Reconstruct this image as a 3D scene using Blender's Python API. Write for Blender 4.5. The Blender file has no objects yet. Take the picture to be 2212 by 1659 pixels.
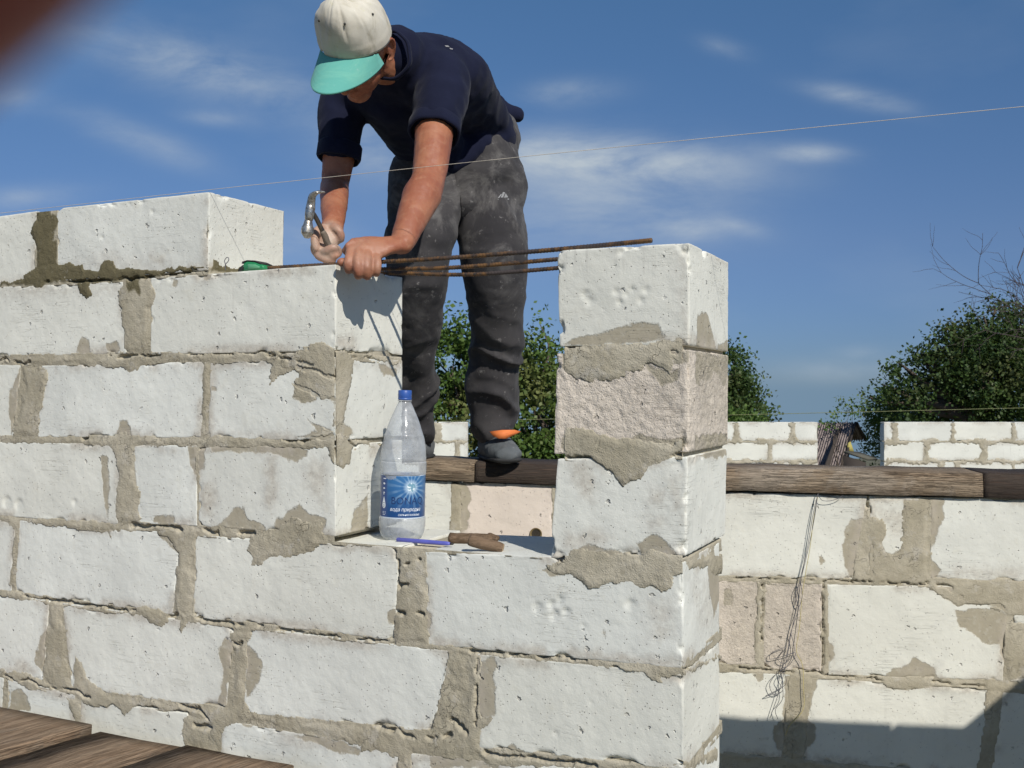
import bpy, math, random
import numpy as np
from mathutils import Vector, Matrix

# ------------------------------------------------------------------ camera, sky, sun, exposure
SC = bpy.context.scene
F = 2150.0            # focal length in pixels of a 2212-wide picture (35 mm on 36 mm)
PITCH = math.atan(15.5 / F)
cam_d = bpy.data.cameras.new("camera")
cam_d.lens = 36 * F / 2212
cam_d.sensor_width = 36
cam_d.clip_start = 0.005
cam_d.clip_end = 2000
cam_d.dof.use_dof = True
cam_d.dof.focus_distance = 2.7
cam_d.dof.aperture_fstop = 17.0
cam = bpy.data.objects.new("camera", cam_d)
SC.collection.objects.link(cam)
cam.location = (0, 0, 0)
cam.rotation_euler = (math.radians(90) + PITCH, 0, 0)
SC.camera = cam

YAW = math.radians(25.5)
TD = np.array([math.sin(YAW), math.cos(YAW), 0.0])      # into the thickness of the front wall
ED = np.array([math.cos(YAW), -math.sin(YAW), 0.0])     # along the wall, to the right
SUN = -0.76 * ED + 0.65 * TD + np.array([0, 0, -0.78])  # direction the light travels
SUN /= np.linalg.norm(SUN)
sun_d = bpy.data.lights.new("sun", 'SUN')
sun_d.energy = 3.7
sun_d.angle = math.radians(0.53)
sun_d.color = (1.0, 0.955, 0.89)
sun = bpy.data.objects.new("sun", sun_d)
SC.collection.objects.link(sun)
sun.rotation_euler = Vector(SUN).to_track_quat('-Z', 'Y').to_euler()
sun.location = (-4, -6, 9)

W = bpy.data.worlds.new("World"); SC.world = W
W.use_nodes = True
wn = W.node_tree.nodes; wl = W.node_tree.links
for n in list(wn): wn.remove(n)
def wnode(t, **k):
    n = wn.new(t)
    for a, b in k.items(): setattr(n, a, b)
    return n
w_out = wnode('ShaderNodeOutputWorld'); w_bg = wnode('ShaderNodeBackground')
w_sky = wnode('ShaderNodeTexSky', sky_type='NISHITA')
w_sky.sun_disc = False
w_sky.sun_elevation = math.asin(-SUN[2])
w_sky.sun_rotation = math.atan2(-SUN[0], -SUN[1])
w_sky.altitude = 1500; w_sky.air_density = 1.0; w_sky.dust_density = 0.25; w_sky.ozone_density = 4.0
w_geo = wnode('ShaderNodeTexCoord')
w_sep = wnode('ShaderNodeSeparateXYZ')
wl.new(w_geo.outputs['Generated'], w_sep.inputs[0])
w_cx = wnode('ShaderNodeCombineXYZ'); w_mx = wnode('ShaderNodeMath', operation='MAXIMUM'); w_mx.inputs[1].default_value = 0.012
wl.new(w_sep.outputs['X'], w_cx.inputs[0]); wl.new(w_sep.outputs['Y'], w_cx.inputs[1]); wl.new(w_sep.outputs['Z'], w_mx.inputs[0]); wl.new(w_mx.outputs[0], w_cx.inputs[2])
wl.new(w_cx.outputs[0], w_sky.inputs[0])
def wmath(op, a, b=None, c=None, clamp=False):
    n = wnode('ShaderNodeMath', operation=op); n.use_clamp = clamp
    for i, v in enumerate((a, b, c)):
        if v is None: continue
        if isinstance(v, (int, float)): n.inputs[i].default_value = v
        else: wl.new(v, n.inputs[i])
    return n.outputs[0]
# a little of the horizon's haze colour is blue here: pull the low sky towards the zenith blue
w_hsv = wnode('ShaderNodeHueSaturation'); w_hsv.inputs['Saturation'].default_value = 1.0
w_hsv.inputs['Value'].default_value = 1.0
w_tint = wnode('ShaderNodeMix', data_type='RGBA', blend_type='MULTIPLY'); w_tint.inputs[0].default_value = 1.0
wl.new(w_sky.outputs[0], w_hsv.inputs['Color'])
wl.new(w_hsv.outputs[0], w_tint.inputs[6])
w_ramp = wnode('ShaderNodeValToRGB')
w_ramp.color_ramp.elements[0].position = 0.0; w_ramp.color_ramp.elements[0].color = (0.20, 0.28, 0.45, 1)
w_ramp.color_ramp.elements[1].position = 0.45; w_ramp.color_ramp.elements[1].color = (0.58, 0.78, 0.83, 1)
el3 = w_ramp.color_ramp.elements.new(0.14); el3.color = (0.44, 0.47, 0.565, 1)
el2 = w_ramp.color_ramp.elements.new(1.0); el2.color = (0.95, 0.93, 0.90, 1)
wl.new(w_sep.outputs['Z'], w_ramp.inputs[0])
wl.new(w_ramp.outputs[0], w_tint.inputs[7])
# thin clouds: soft streaks placed by direction, broken up by noise
w_y = wmath('MAXIMUM', w_sep.outputs['Y'], 0.08)
w_u = wmath('DIVIDE', w_sep.outputs['X'], w_y); w_v = wmath('DIVIDE', w_sep.outputs['Z'], w_y)
w_nz = wnode('ShaderNodeTexNoise'); w_nz.inputs['Scale'].default_value = 5.5; w_nz.inputs['Detail'].default_value = 9
w_nz.inputs['Roughness'].default_value = 0.62; w_nz.inputs['Distortion'].default_value = 0.3
w_cv = wnode('ShaderNodeCombineXYZ'); wl.new(w_u, w_cv.inputs[0]); wl.new(wmath('MULTIPLY', w_v, 2.6), w_cv.inputs[1])
wl.new(w_cv.outputs[0], w_nz.inputs['Vector'])
w_nf = wnode('ShaderNodeTexNoise'); w_nf.inputs['Scale'].default_value = 3.0; w_nf.inputs['Detail'].default_value = 7
w_map = wnode('ShaderNodeMapping'); w_map.inputs['Scale'].default_value = (1, 1, 2.5)
wl.new(w_geo.outputs['Generated'], w_map.inputs[0]); wl.new(w_map.outputs[0], w_nf.inputs['Vector'])
CL = [  # px, py, half-length, half-height, slope (deg, down to the right), strength  (2212-wide picture)
    (450, 150, 330, 62, 17, .50), (300, 300, 150, 34, 20, .34), (1235, 198, 95, 28, -4, .38), (1865, 212, 110, 22, 12, .50),
    (1330, 348, 270, 52, 3, .85), (1290, 440, 280, 110, 0, .42), (1180, 330, 120, 40, -4, .4), (1755, 328, 85, 20, 2, .55), (1490, 492, 75, 32, 0, .42),
    (25, 210, 60, 28, 0, .30), (60, 425, 120, 26, -6, .36), (1565, 102, 60, 20, 15, .22), (1600, 490, 60, 18, 15, .25),
    (1870, 760, 60, 16, 0, .25), (1830, 800, 160, 26, 0, .25), (470, 255, 90, 18, 4, .22), (640, 520, 120, 60, 0, .25), (800, 330, 110, 60, 5, .35)]
acc = None
for (px, py, hl, hh, ang, st) in CL:
    u0 = (px - 1106) / F; v0 = (829.5 - py) / F + math.tan(PITCH)
    ca, sa = math.cos(math.radians(-ang)), math.sin(math.radians(-ang))
    du = wmath('SUBTRACT', w_u, u0); dv = wmath('SUBTRACT', w_v, v0)
    x = wmath('MULTIPLY', wmath('ADD', wmath('MULTIPLY', du, ca), wmath('MULTIPLY', dv, sa)), F / hl)
    y = wmath('MULTIPLY', wmath('SUBTRACT', wmath('MULTIPLY', dv, ca), wmath('MULTIPLY', du, sa)), F / hh)
    r2 = wmath('ADD', wmath('MULTIPLY', x, x), wmath('MULTIPLY', y, y))
    g = wmath('MULTIPLY', wmath('EXPONENT', wmath('MULTIPLY', r2, -1.1)), st)
    acc = g if acc is None else wmath('ADD', acc, g)
nz = wmath('MULTIPLY', wmath('SUBTRACT', w_nz.outputs['Fac'], 0.36), 3.6, clamp=True)
cl1 = wmath('MULTIPLY', wmath('MULTIPLY', acc, 1.35), wmath('ADD', wmath('MULTIPLY', nz, 0.8), 0.2))
nf = wmath('MULTIPLY', wmath('SUBTRACT', w_nf.outputs['Fac'], 0.5), 1.6, clamp=True)
cl = wmath('ADD', cl1, wmath('MULTIPLY', nf, 0.30), clamp=True)
w_mix = wnode('ShaderNodeMix', data_type='RGBA')
wl.new(cl, w_mix.inputs[0]); wl.new(w_tint.outputs[2], w_mix.inputs[6])
w_mix.inputs[7].default_value = (4.0, 4.6, 5.2, 1)
wl.new(w_mix.outputs[2], w_bg.inputs[0]); w_bg.inputs[1].default_value = 0.10
wl.new(w_bg.outputs[0], w_out.inputs[0])

VS = SC.view_settings
SC.display_settings.display_device = 'sRGB'
VS.view_transform = 'Standard'; VS.look = 'None'; VS.gamma = 1.0; VS.exposure = 0.2; VS.use_curve_mapping = False

# ------------------------------------------------------------------ picture geometry -> places in the world
FR = {'A': (640, 0, 2.765), 'B': (640, 400, 2.765), 'C': (0, 440, 2.1269), 'D': (0, 1140, 2.1269), 'E': (900, 960, 3.6074),
      'F': (900, 1140, 2.1269), 'G': (1300, 560, 1.975), 'H': (1760, 900, 1.62625), 'R': (1800, 500, 2.304),
      'J': (1000, 740, 3.77), 'K': (760, 560, 6.506), 'M': (700, 0, 6.144), 'Q': (740, 450, 7.9), 'P': (0, 0, 1.15741)}
def cpx(fr, x, y):
    ox, oy, s = FR[fr]
    return (ox + x / s) * .8640625, (oy + y / s) * .8640625
def ray(px, py):
    v = ((px - 1106) / F, 1.0, (829.5 - py) / F)
    c, s = math.cos(PITCH), math.sin(PITCH)
    return np.array([v[0], c * v[1] - s * v[2], s * v[1] + c * v[2]])
def PT(px, py, depth):
    r = ray(px, py); return r * (depth / r[1])

class Plane:
    def __init__(s, O, U, N): s.O = np.array(O, float); s.U = np.array(U, float); s.N = np.array(N, float)
    def uv(s, fr, pts):
        out = []
        for x, y in pts:
            px, py = cpx(fr, x, y); r = ray(px, py)
            p = r * (np.dot(s.O, s.N) / np.dot(r, s.N))
            out.append((np.dot(p - s.O, s.U), p[2] - s.O[2]))
        return np.array(out)
    def xyz(s, u, v, n=0.0):
        u = np.asarray(u)[..., None]; v = np.asarray(v)[..., None]; n = np.asarray(n)[..., None]
        return s.O + u * s.U + v * np.array([0, 0, 1.0]) + n * s.N

# ------------------------------------------------------------------ noise
def _hash(ix, iy, iz, seed):
    h = (ix.astype(np.int64) * 374761393 + iy.astype(np.int64) * 668265263 + iz.astype(np.int64) * 2147483647 // 7 + seed * 1274126177) & 0xffffffff
    h = ((h ^ (h >> 13)) * 1274126177) & 0xffffffff
    h = ((h ^ (h >> 16)) * 2246822519) & 0xffffffff
    return ((h ^ (h >> 15)) & 0xffffff) / float(0xffffff)
def vnoise(x, y, z=0.0, seed=0):
    x, y = np.broadcast_arrays(np.asarray(x, float), np.asarray(y, float)); z = np.broadcast_to(np.asarray(z, float), x.shape)
    ix, iy, iz = np.floor(x), np.floor(y), np.floor(z)
    fx, fy, fz = x - ix, y - iy, z - iz
    fx = fx * fx * (3 - 2 * fx); fy = fy * fy * (3 - 2 * fy); fz = fz * fz * (3 - 2 * fz)
    r = 0
    for a in (0, 1):
        for b in (0, 1):
            for c in (0, 1):
                w = (fx if a else 1 - fx) * (fy if b else 1 - fy) * (fz if c else 1 - fz)
                r = r + w * _hash(ix + a, iy + b, iz + c, seed)
    return r * 2 - 1
def fbm(x, y, z=0.0, seed=0, oct=3, gain=0.5):
    r = 0; a = 1.0; k = 1.0
    for i in range(oct):
        r = r + a * vnoise(np.asarray(x) * k, np.asarray(y) * k, np.asarray(z) * k, seed + i * 17)
        a *= gain; k *= 2.03
    return r
def sstep(a, b, x):
    t = np.clip((x - a) / (b - a), 0, 1); return t * t * (3 - 2 * t)

# ------------------------------------------------------------------ objects
COL = SC.collection
def link(o, parent=None):
    COL.objects.link(o)
    if parent is not None: o.parent = parent
    return o
def tag(o, label=None, cat=None, group=None, kind=None):
    if label: o['label'] = label
    if cat: o['category'] = cat
    if group: o['group'] = group
    if kind: o['kind'] = kind
    return o
def empty(name, loc, label, cat, group=None, kind=None):
    o = bpy.data.objects.new(name, None); o.empty_display_size = .05
    o.location = tuple(loc); link(o); tag(o, label, cat, group, kind)
    bpy.context.view_layer.update()
    return o
def npmesh(name, V, Fc, mat, parent=None, smooth=True, attrs=None):
    """Fc: (n,4) or (n,3) int array, or list of such arrays. vertices in world space; stored relative to the parent."""
    V = np.asarray(V, float).reshape(-1, 3)
    if parent is not None:
        V = V - np.array(world_loc(parent))
    Fs = Fc if isinstance(Fc, list) else [Fc]
    Fs = [np.asarray(f, np.int32) for f in Fs if len(f)]
    me = bpy.data.meshes.new(name)
    me.vertices.add(len(V)); me.vertices.foreach_set('co', V.astype(np.float32).ravel())
    loops = np.concatenate([f.ravel() for f in Fs]); cnt = np.concatenate([np.full(len(f), f.shape[1]) for f in Fs])
    me.loops.add(len(loops)); me.loops.foreach_set('vertex_index', loops)
    me.polygons.add(len(cnt)); st = np.zeros(len(cnt), np.int32); st[1:] = np.cumsum(cnt)[:-1]
    me.polygons.foreach_set('loop_start', st)
    me.update(calc_edges=True); me.validate()
    if smooth: me.polygons.foreach_set('use_smooth', np.ones(len(me.polygons), bool))
    if attrs:
        for k, v in attrs.items():
            at = me.attributes.new(k, 'FLOAT', 'POINT'); at.data.foreach_set('value', np.asarray(v, np.float32).ravel())
    if mat is not None: me.materials.append(mat)
    o = bpy.data.objects.new(name, me)
    return link(o, parent)
def world_loc(o):
    l = Vector(o.location)
    while o.parent is not None: o = o.parent; l = l + Vector(o.location)
    return l
def gridfaces(nu, nv, off=0, flip=False):
    i = np.arange(nu - 1)[:, None] * nv + np.arange(nv - 1)[None, :] + off
    q = np.stack([i, i + nv, i + nv + 1, i + 1], -1).reshape(-1, 4)
    return q[:, ::-1] if flip else q

# ------------------------------------------------------------------ materials
def mat_new(name):
    m = bpy.data.materials.new(name); m.use_nodes = True
    nt = m.node_tree
    for n in list(nt.nodes): nt.nodes.remove(n)
    out = nt.nodes.new('ShaderNodeOutputMaterial'); b = nt.nodes.new('ShaderNodeBsdfPrincipled')
    nt.links.new(b.outputs[0], out.inputs[0])
    return m, nt, b
class NT:
    def __init__(s, nt): s.nt = nt
    def n(s, t, **k):
        n = s.nt.nodes.new(t)
        for a, b in k.items(): setattr(n, a, b)
        return n
    def l(s, a, b): s.nt.links.new(a, b)
    def m(s, op, a, b=None, c=None, clamp=False):
        n = s.n('ShaderNodeMath', operation=op); n.use_clamp = clamp
        for i, v in enumerate((a, b, c)):
            if v is None: continue
            if isinstance(v, (int, float)): n.inputs[i].default_value = v
            else: s.l(v, n.inputs[i])
        return n.outputs[0]
    def mix(s, f, a, b, blend='MIX'):
        n = s.n('ShaderNodeMix', data_type='RGBA', blend_type=blend)
        for i, v in ((0, f), (6, a), (7, b)):
            if isinstance(v, (int, float)): n.inputs[i].default_value = v
            elif isinstance(v, tuple): n.inputs[i].default_value = v if len(v) == 4 else (*v, 1)
            else: s.l(v, n.inputs[i])
        return n.outputs[2]
    def noise(s, vec, scale, detail=4, rough=.5, dist=0.0):
        n = s.n('ShaderNodeTexNoise'); n.inputs['Scale'].default_value = scale; n.inputs['Detail'].default_value = detail
        n.inputs['Roughness'].default_value = rough; n.inputs['Distortion'].default_value = dist
        if vec is not None: s.l(vec, n.inputs['Vector'])
        return n.outputs['Fac']
    def voro(s, vec, scale, feature='F1', out='Distance', rnd=1.0):
        n = s.n('ShaderNodeTexVoronoi', feature=feature); n.inputs['Scale'].default_value = scale
        n.inputs['Randomness'].default_value = rnd
        if vec is not None: s.l(vec, n.inputs['Vector'])
        return n.outputs[out]
    def mapr(s, v, a, b, c=0.0, d=1.0, smooth=True):
        n = s.n('ShaderNodeMapRange'); n.interpolation_type = 'SMOOTHSTEP' if smooth else 'LINEAR'
        s.l(v, n.inputs[0])
        for i, q in enumerate((a, b, c, d)): n.inputs[i + 1].default_value = q
        return n.outputs[0]
    def scale(s, vec, sc, loc=(0, 0, 0), rot=(0, 0, 0)):
        n = s.n('ShaderNodeMapping'); n.inputs['Scale'].default_value = sc; n.inputs['Location'].default_value = loc
        n.inputs['Rotation'].default_value = rot
        s.l(vec, n.inputs[0]); return n.outputs[0]
    def attr(s, name):
        n = s.n('ShaderNodeAttribute', attribute_name=name); return n
    def bump(s, h, strength, dist, prev=None):
        n = s.n('ShaderNodeBump'); n.inputs['Strength'].default_value = strength; n.inputs['Distance'].default_value = dist
        s.l(h, n.inputs['Height'])
        if prev is not None: s.l(prev, n.inputs['Normal'])
        return n.outputs[0]

def block_material(name, base=(.705, .705, .635), rough_cut=0.0):
    m, nt, b = mat_new(name); k = NT(nt)
    pos = k.n('ShaderNodeNewGeometry').outputs['Position']
    oi = k.n('ShaderNodeObjectInfo').outputs['Random']
    off = k.n('ShaderNodeVectorMath', operation='MULTIPLY_ADD')
    k.l(oi, off.inputs[0]); off.inputs[1].default_value = (7.3, 3.1, 5.7); k.l(pos, off.inputs[2])
    P = off.outputs[0]
    n1 = k.noise(P, 3.0, 5, .55); n2 = k.noise(P, 22, 5, .65); n3 = k.noise(P, 160, 3, .6)
    col = k.mix(k.mapr(n1, .35, .65), tuple(c * .93 for c in base), tuple(min(1, c * 1.06) for c in base))
    col = k.mix(k.m('MULTIPLY', k.mapr(oi, 0, 1), .35), col, (base[0] * 1.0, base[1] * .955, base[2] * .87))
    # faint warm and cool blotches
    col = k.mix(k.m('MULTIPLY', k.mapr(n2, .55, .78), .30), col, (base[0] * .86, base[1] * .80, base[2] * .70))
    col = k.mix(k.m('MULTIPLY', k.mapr(k.noise(P, 9, 4, .6, 1.0), .58, .72), .22), col, (base[0] * .80, base[1] * .79, base[2] * .80))
    # grime attribute: soft brown/grey rubbed dirt, thin mortar wash with a ragged edge
    wash = k.attr('wash').outputs['Fac']; dirt = k.attr('dirt').outputs['Fac']
    ng = k.noise(P, 75, 5, .7)
    ng2 = k.noise(P, 260, 4, .8)
    wv = k.m('ADD', k.m('ADD', wash, k.m('MULTIPLY', k.m('SUBTRACT', ng, .5), .75)), k.m('MULTIPLY', k.m('SUBTRACT', ng2, .5), .7))
    w = k.m('MULTIPLY', k.mapr(wv, .30, .72), k.mapr(k.noise(P, 33, 5, .7), .22, .50, .62, 1.0))
    mort = k.mix(k.noise(P, 30, 4, .6), (.35, .31, .225), (.44, .395, .30))
    col = k.mix(w, col, mort)
    dmask = k.m('MULTIPLY', k.m('MULTIPLY', dirt, k.mapr(k.noise(P, 60, 6, .75), .36, .62)), .85)
    col = k.mix(dmask, col, (.31, .275, .24))
    # rain streaks and soft beige staining that spreads from the joints
    stk = k.noise(k.scale(P, (70, 70, 2.2)), 1.0, 5, .6); stm = k.mapr(k.noise(P, 2.6, 4, .6, .5), .52, .70)
    col = k.mix(k.m('MULTIPLY', k.m('MULTIPLY', k.mapr(stk, .52, .70), stm), .38), col, (.38, .365, .33))
    soft = k.m('MULTIPLY', k.mapr(k.m('ADD', k.m('MULTIPLY', dirt, .9), k.m('MULTIPLY', k.noise(P, 14, 5, .7), .6)), .42, .95), .40)
    col = k.mix(soft, col, (.52, .46, .36))
    # pores and gouges
    vor = k.n('ShaderNodeTexVoronoi', feature='F1'); vor.inputs['Scale'].default_value = 210; k.l(P, vor.inputs['Vector'])
    sep = k.n('ShaderNodeSeparateColor'); k.l(vor.outputs['Color'], sep.inputs[0])
    pore = k.m('MULTIPLY', k.mapr(vor.outputs['Distance'], .34, .18), k.mapr(sep.outputs[0], .93, .95))
    vor2 = k.n('ShaderNodeTexVoronoi', feature='F1'); vor2.inputs['Scale'].default_value = 48
    pd = k.n('ShaderNodeVectorMath', operation='ADD'); k.l(P, pd.inputs[0])
    nv = k.n('ShaderNodeTexNoise'); nv.inputs['Scale'].default_value = 90; k.l(P, nv.inputs['Vector'])
    sc = k.n('ShaderNodeVectorMath', operation='SCALE'); sc.inputs['Scale'].default_value = .018; k.l(nv.outputs['Color'], sc.inputs[0]); k.l(sc.outputs[0], pd.inputs[1])
    k.l(pd.outputs[0], vor2.inputs['Vector'])
    sep2 = k.n('ShaderNodeSeparateColor'); k.l(vor2.outputs['Color'], sep2.inputs[0])
    gouge = k.m('MULTIPLY', k.mapr(vor2.outputs['Distance'], .28, .12), k.mapr(sep2.outputs[1], .930, .940))
    hole = k.m('MAXIMUM', pore, gouge)
    col = k.mix(k.m('MULTIPLY', hole, .45), col, (.38, .35, .30))
    # scratches: thin stretched noise lines
    sv = k.scale(P, (3, 3, 60), rot=(.12, .2, 0))
    scr = k.m('MULTIPLY', k.mapr(k.m('ABSOLUTE', k.m('SUBTRACT', k.noise(sv, 1.6, 3, .5, .6), .5)), .008, .0), k.mapr(k.noise(P, 5, 2), .52, .66))
    col = k.mix(k.m('MULTIPLY', scr, .35), col, tuple(min(.85, c * 1.18) for c in base))
    k.l(col, b.inputs['Base Color'])
    b.inputs['Roughness'].default_value = .92; b.inputs['Specular IOR Level'].default_value = .18
    h = k.m('ADD', k.m('MULTIPLY', n3, .22 + rough_cut), k.m('MULTIPLY', n2, .26))
    h = k.m('ADD', h, k.m('MULTIPLY', k.noise(P, 420, 2, .6), .14 + rough_cut * .5))
    h = k.m('SUBTRACT', h, k.m('MULTIPLY', hole, 1.6)); h = k.m('SUBTRACT', h, k.m('MULTIPLY', scr, .35))
    h = k.m('ADD', h, k.m('MULTIPLY', w, .35))
    k.l(k.bump(h, .85, .0032 + rough_cut * .003), b.inputs['Normal'])
    return m

def mortar_material(name='mortar'):
    m, nt, b = mat_new(name); k = NT(nt)
    P = k.n('ShaderNodeNewGeometry').outputs['Position']
    n1 = k.noise(P, 7, 5, .6); n2 = k.noise(P, 40, 5, .65); n3 = k.noise(P, 230, 3, .6)
    col = k.mix(k.mapr(n1, .35, .65), (.37, .33, .24), (.465, .42, .32))
    col = k.mix(k.m('MULTIPLY', k.mapr(n2, .5, .72), .5), col, (.30, .265, .20))
    col = k.mix(k.m('MULTIPLY', k.mapr(k.noise(P, 18, 6, .7), .56, .66), .35), col, (.54, .51, .45))
    wet = k.attr('wet').outputs['Fac']
    col = k.mix(wet, col, k.mix(n2, (.105, .088, .046), (.17, .147, .082)))
    col = k.mix(k.m('MULTIPLY', k.mapr(k.noise(P, 110, 5, .8), .55, .72), .45), col, (.20, .17, .12))
    col = k.mix(k.m('MULTIPLY', k.mapr(k.noise(P, 55, 5, .8, .5), .60, .72), .4), col, (.60, .57, .50))
    k.l(col, b.inputs['Base Color'])
    k.l(k.m('SUBTRACT', .93, k.m('MULTIPLY', wet, .28)), b.inputs['Roughness']); b.inputs['Specular IOR Level'].default_value = .2
    grit = k.mapr(k.voro(P, 260), .05, .5, 1, 0)
    crk = k.mapr(k.m('ABSOLUTE', k.m('SUBTRACT', k.noise(P, 26, 3, .55, .8), .5)), .012, .0)
    crk = k.m('MULTIPLY', crk, k.mapr(k.noise(P, 9, 2), .52, .62))
    h = k.m('ADD', k.m('MULTIPLY', n2, 1.1), k.m('MULTIPLY', n3, .35)); h = k.m('ADD', h, k.m('MULTIPLY', grit, .18))
    h = k.m('SUBTRACT', h, k.m('MULTIPLY', crk, .9))
    k.l(k.bump(h, .9, .0032), b.inputs['Normal'])
    return m

def simple_mat(name, col, rough=.6, metal=0.0, spec=.5, var=.15, nscale=20, bump=0.0, bdist=.002, col2=None):
    m, nt, b = mat_new(name); k = NT(nt)
    P = k.n('ShaderNodeTexCoord').outputs['Object']
    n = k.noise(P, nscale, 5, .6)
    c2 = col2 if col2 else tuple(max(0, c * (1 - var)) for c in col)
    k.l(k.mix(k.mapr(n, .35, .65), col, c2), b.inputs['Base Color'])
    b.inputs['Roughness'].default_value = rough; b.inputs['Metallic'].default_value = metal; b.inputs['Specular IOR Level'].default_value = spec
    if bump: k.l(k.bump(k.noise(P, nscale * 3, 5, .65), bump, bdist), b.inputs['Normal'])
    return m

def wood_material(name, c1, c2, c3, along='X', scale=1.0, bump=.6, stain=None):
    m, nt, b = mat_new(name); k = NT(nt)
    P = k.n('ShaderNodeTexCoord').outputs['Object']
    s = {'X': (1.6, 26, 26), 'Y': (26, 1.6, 26)}[along]
    V = k.scale(P, tuple(q * scale for q in s))
    g1 = k.noise(V, 1.6, 6, .6, .5); g2 = k.noise(V, 6.5, 5, .65, .3); big = k.noise(P, 3.1, 4, .6)
    col = k.mix(k.mapr(g1, .36, .64), c1, c2)
    col = k.mix(k.m('MULTIPLY', k.mapr(g2, .52, .70), .7), col, c3)
    col = k.mix(k.m('MULTIPLY', k.mapr(big, .5, .7), .45), col, tuple(min(1, q * 1.35) for q in c1))
    if stain: col = k.mix(k.m('MULTIPLY', k.mapr(k.noise(P, 4.5, 5, .65, .6), .50, .62), .6), col, stain)
    k.l(col, b.inputs['Base Color']); b.inputs['Roughness'].default_value = .85; b.inputs['Specular IOR Level'].default_value = .25
    h = k.m('ADD', k.m('MULTIPLY', g2, 1.0), k.m('MULTIPLY', g1, .6))
    g3 = k.noise(k.scale(P, tuple(q * scale * (1 if q < 3 else 3.2) for q in s)), 5, 4, .7, .2)
    h = k.m('ADD', h, k.m('MULTIPLY', k.mapr(g3, .35, .5), .8)); k.l(k.mix(k.m('MULTIPLY', k.mapr(g3, .44, .34), .45), col, tuple(q * .5 for q in c3)), b.inputs['Base Color'])
    k.l(k.bump(h, bump, .005), b.inputs['Normal'])
    return m

M_BLOCK = block_material('aerated_block')
M_BLOCK2 = block_material('aerated_block_rough', base=(.66, .59, .50), rough_cut=.5)
M_MORT = mortar_material()

# ------------------------------------------------------------------ masonry: blocks as hexahedra, mortar as a relief sheet between and over them
def sdf_poly(X, Y, poly):
    """negative inside"""
    d2 = np.full(X.shape, 1e9); ins = np.zeros(X.shape, bool)
    n = len(poly)
    for i in range(n):
        x0, y0 = poly[i]; x1, y1 = poly[(i + 1) % n]
        ex, ey = x1 - x0, y1 - y0; L2 = ex * ex + ey * ey + 1e-12
        t = np.clip(((X - x0) * ex + (Y - y0) * ey) / L2, 0, 1)
        dx = X - x0 - t * ex; dy = Y - y0 - t * ey
        d2 = np.minimum(d2, dx * dx + dy * dy)
        c = (y0 > Y) != (y1 > Y)
        with np.errstate(divide='ignore', invalid='ignore'):
            xi = (x1 - x0) * (Y - y0) / ((y1 - y0) if y1 != y0 else 1e-12) + x0
        ins ^= c & (X < xi)
    d = np.sqrt(d2)
    return np.where(ins, -d, d)
def sdf_line(X, Y, pts):
    d2 = np.full(X.shape, 1e9)
    for i in range(len(pts) - 1):
        x0, y0 = pts[i]; x1, y1 = pts[i + 1]
        ex, ey = x1 - x0, y1 - y0; L2 = ex * ex + ey * ey + 1e-12
        t = np.clip(((X - x0) * ex + (Y - y0) * ey) / L2, 0, 1)
        dx = X - x0 - t * ex; dy = Y - y0 - t * ey
        d2 = np.minimum(d2, dx * dx + dy * dy)
    return np.sqrt(d2)

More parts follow.
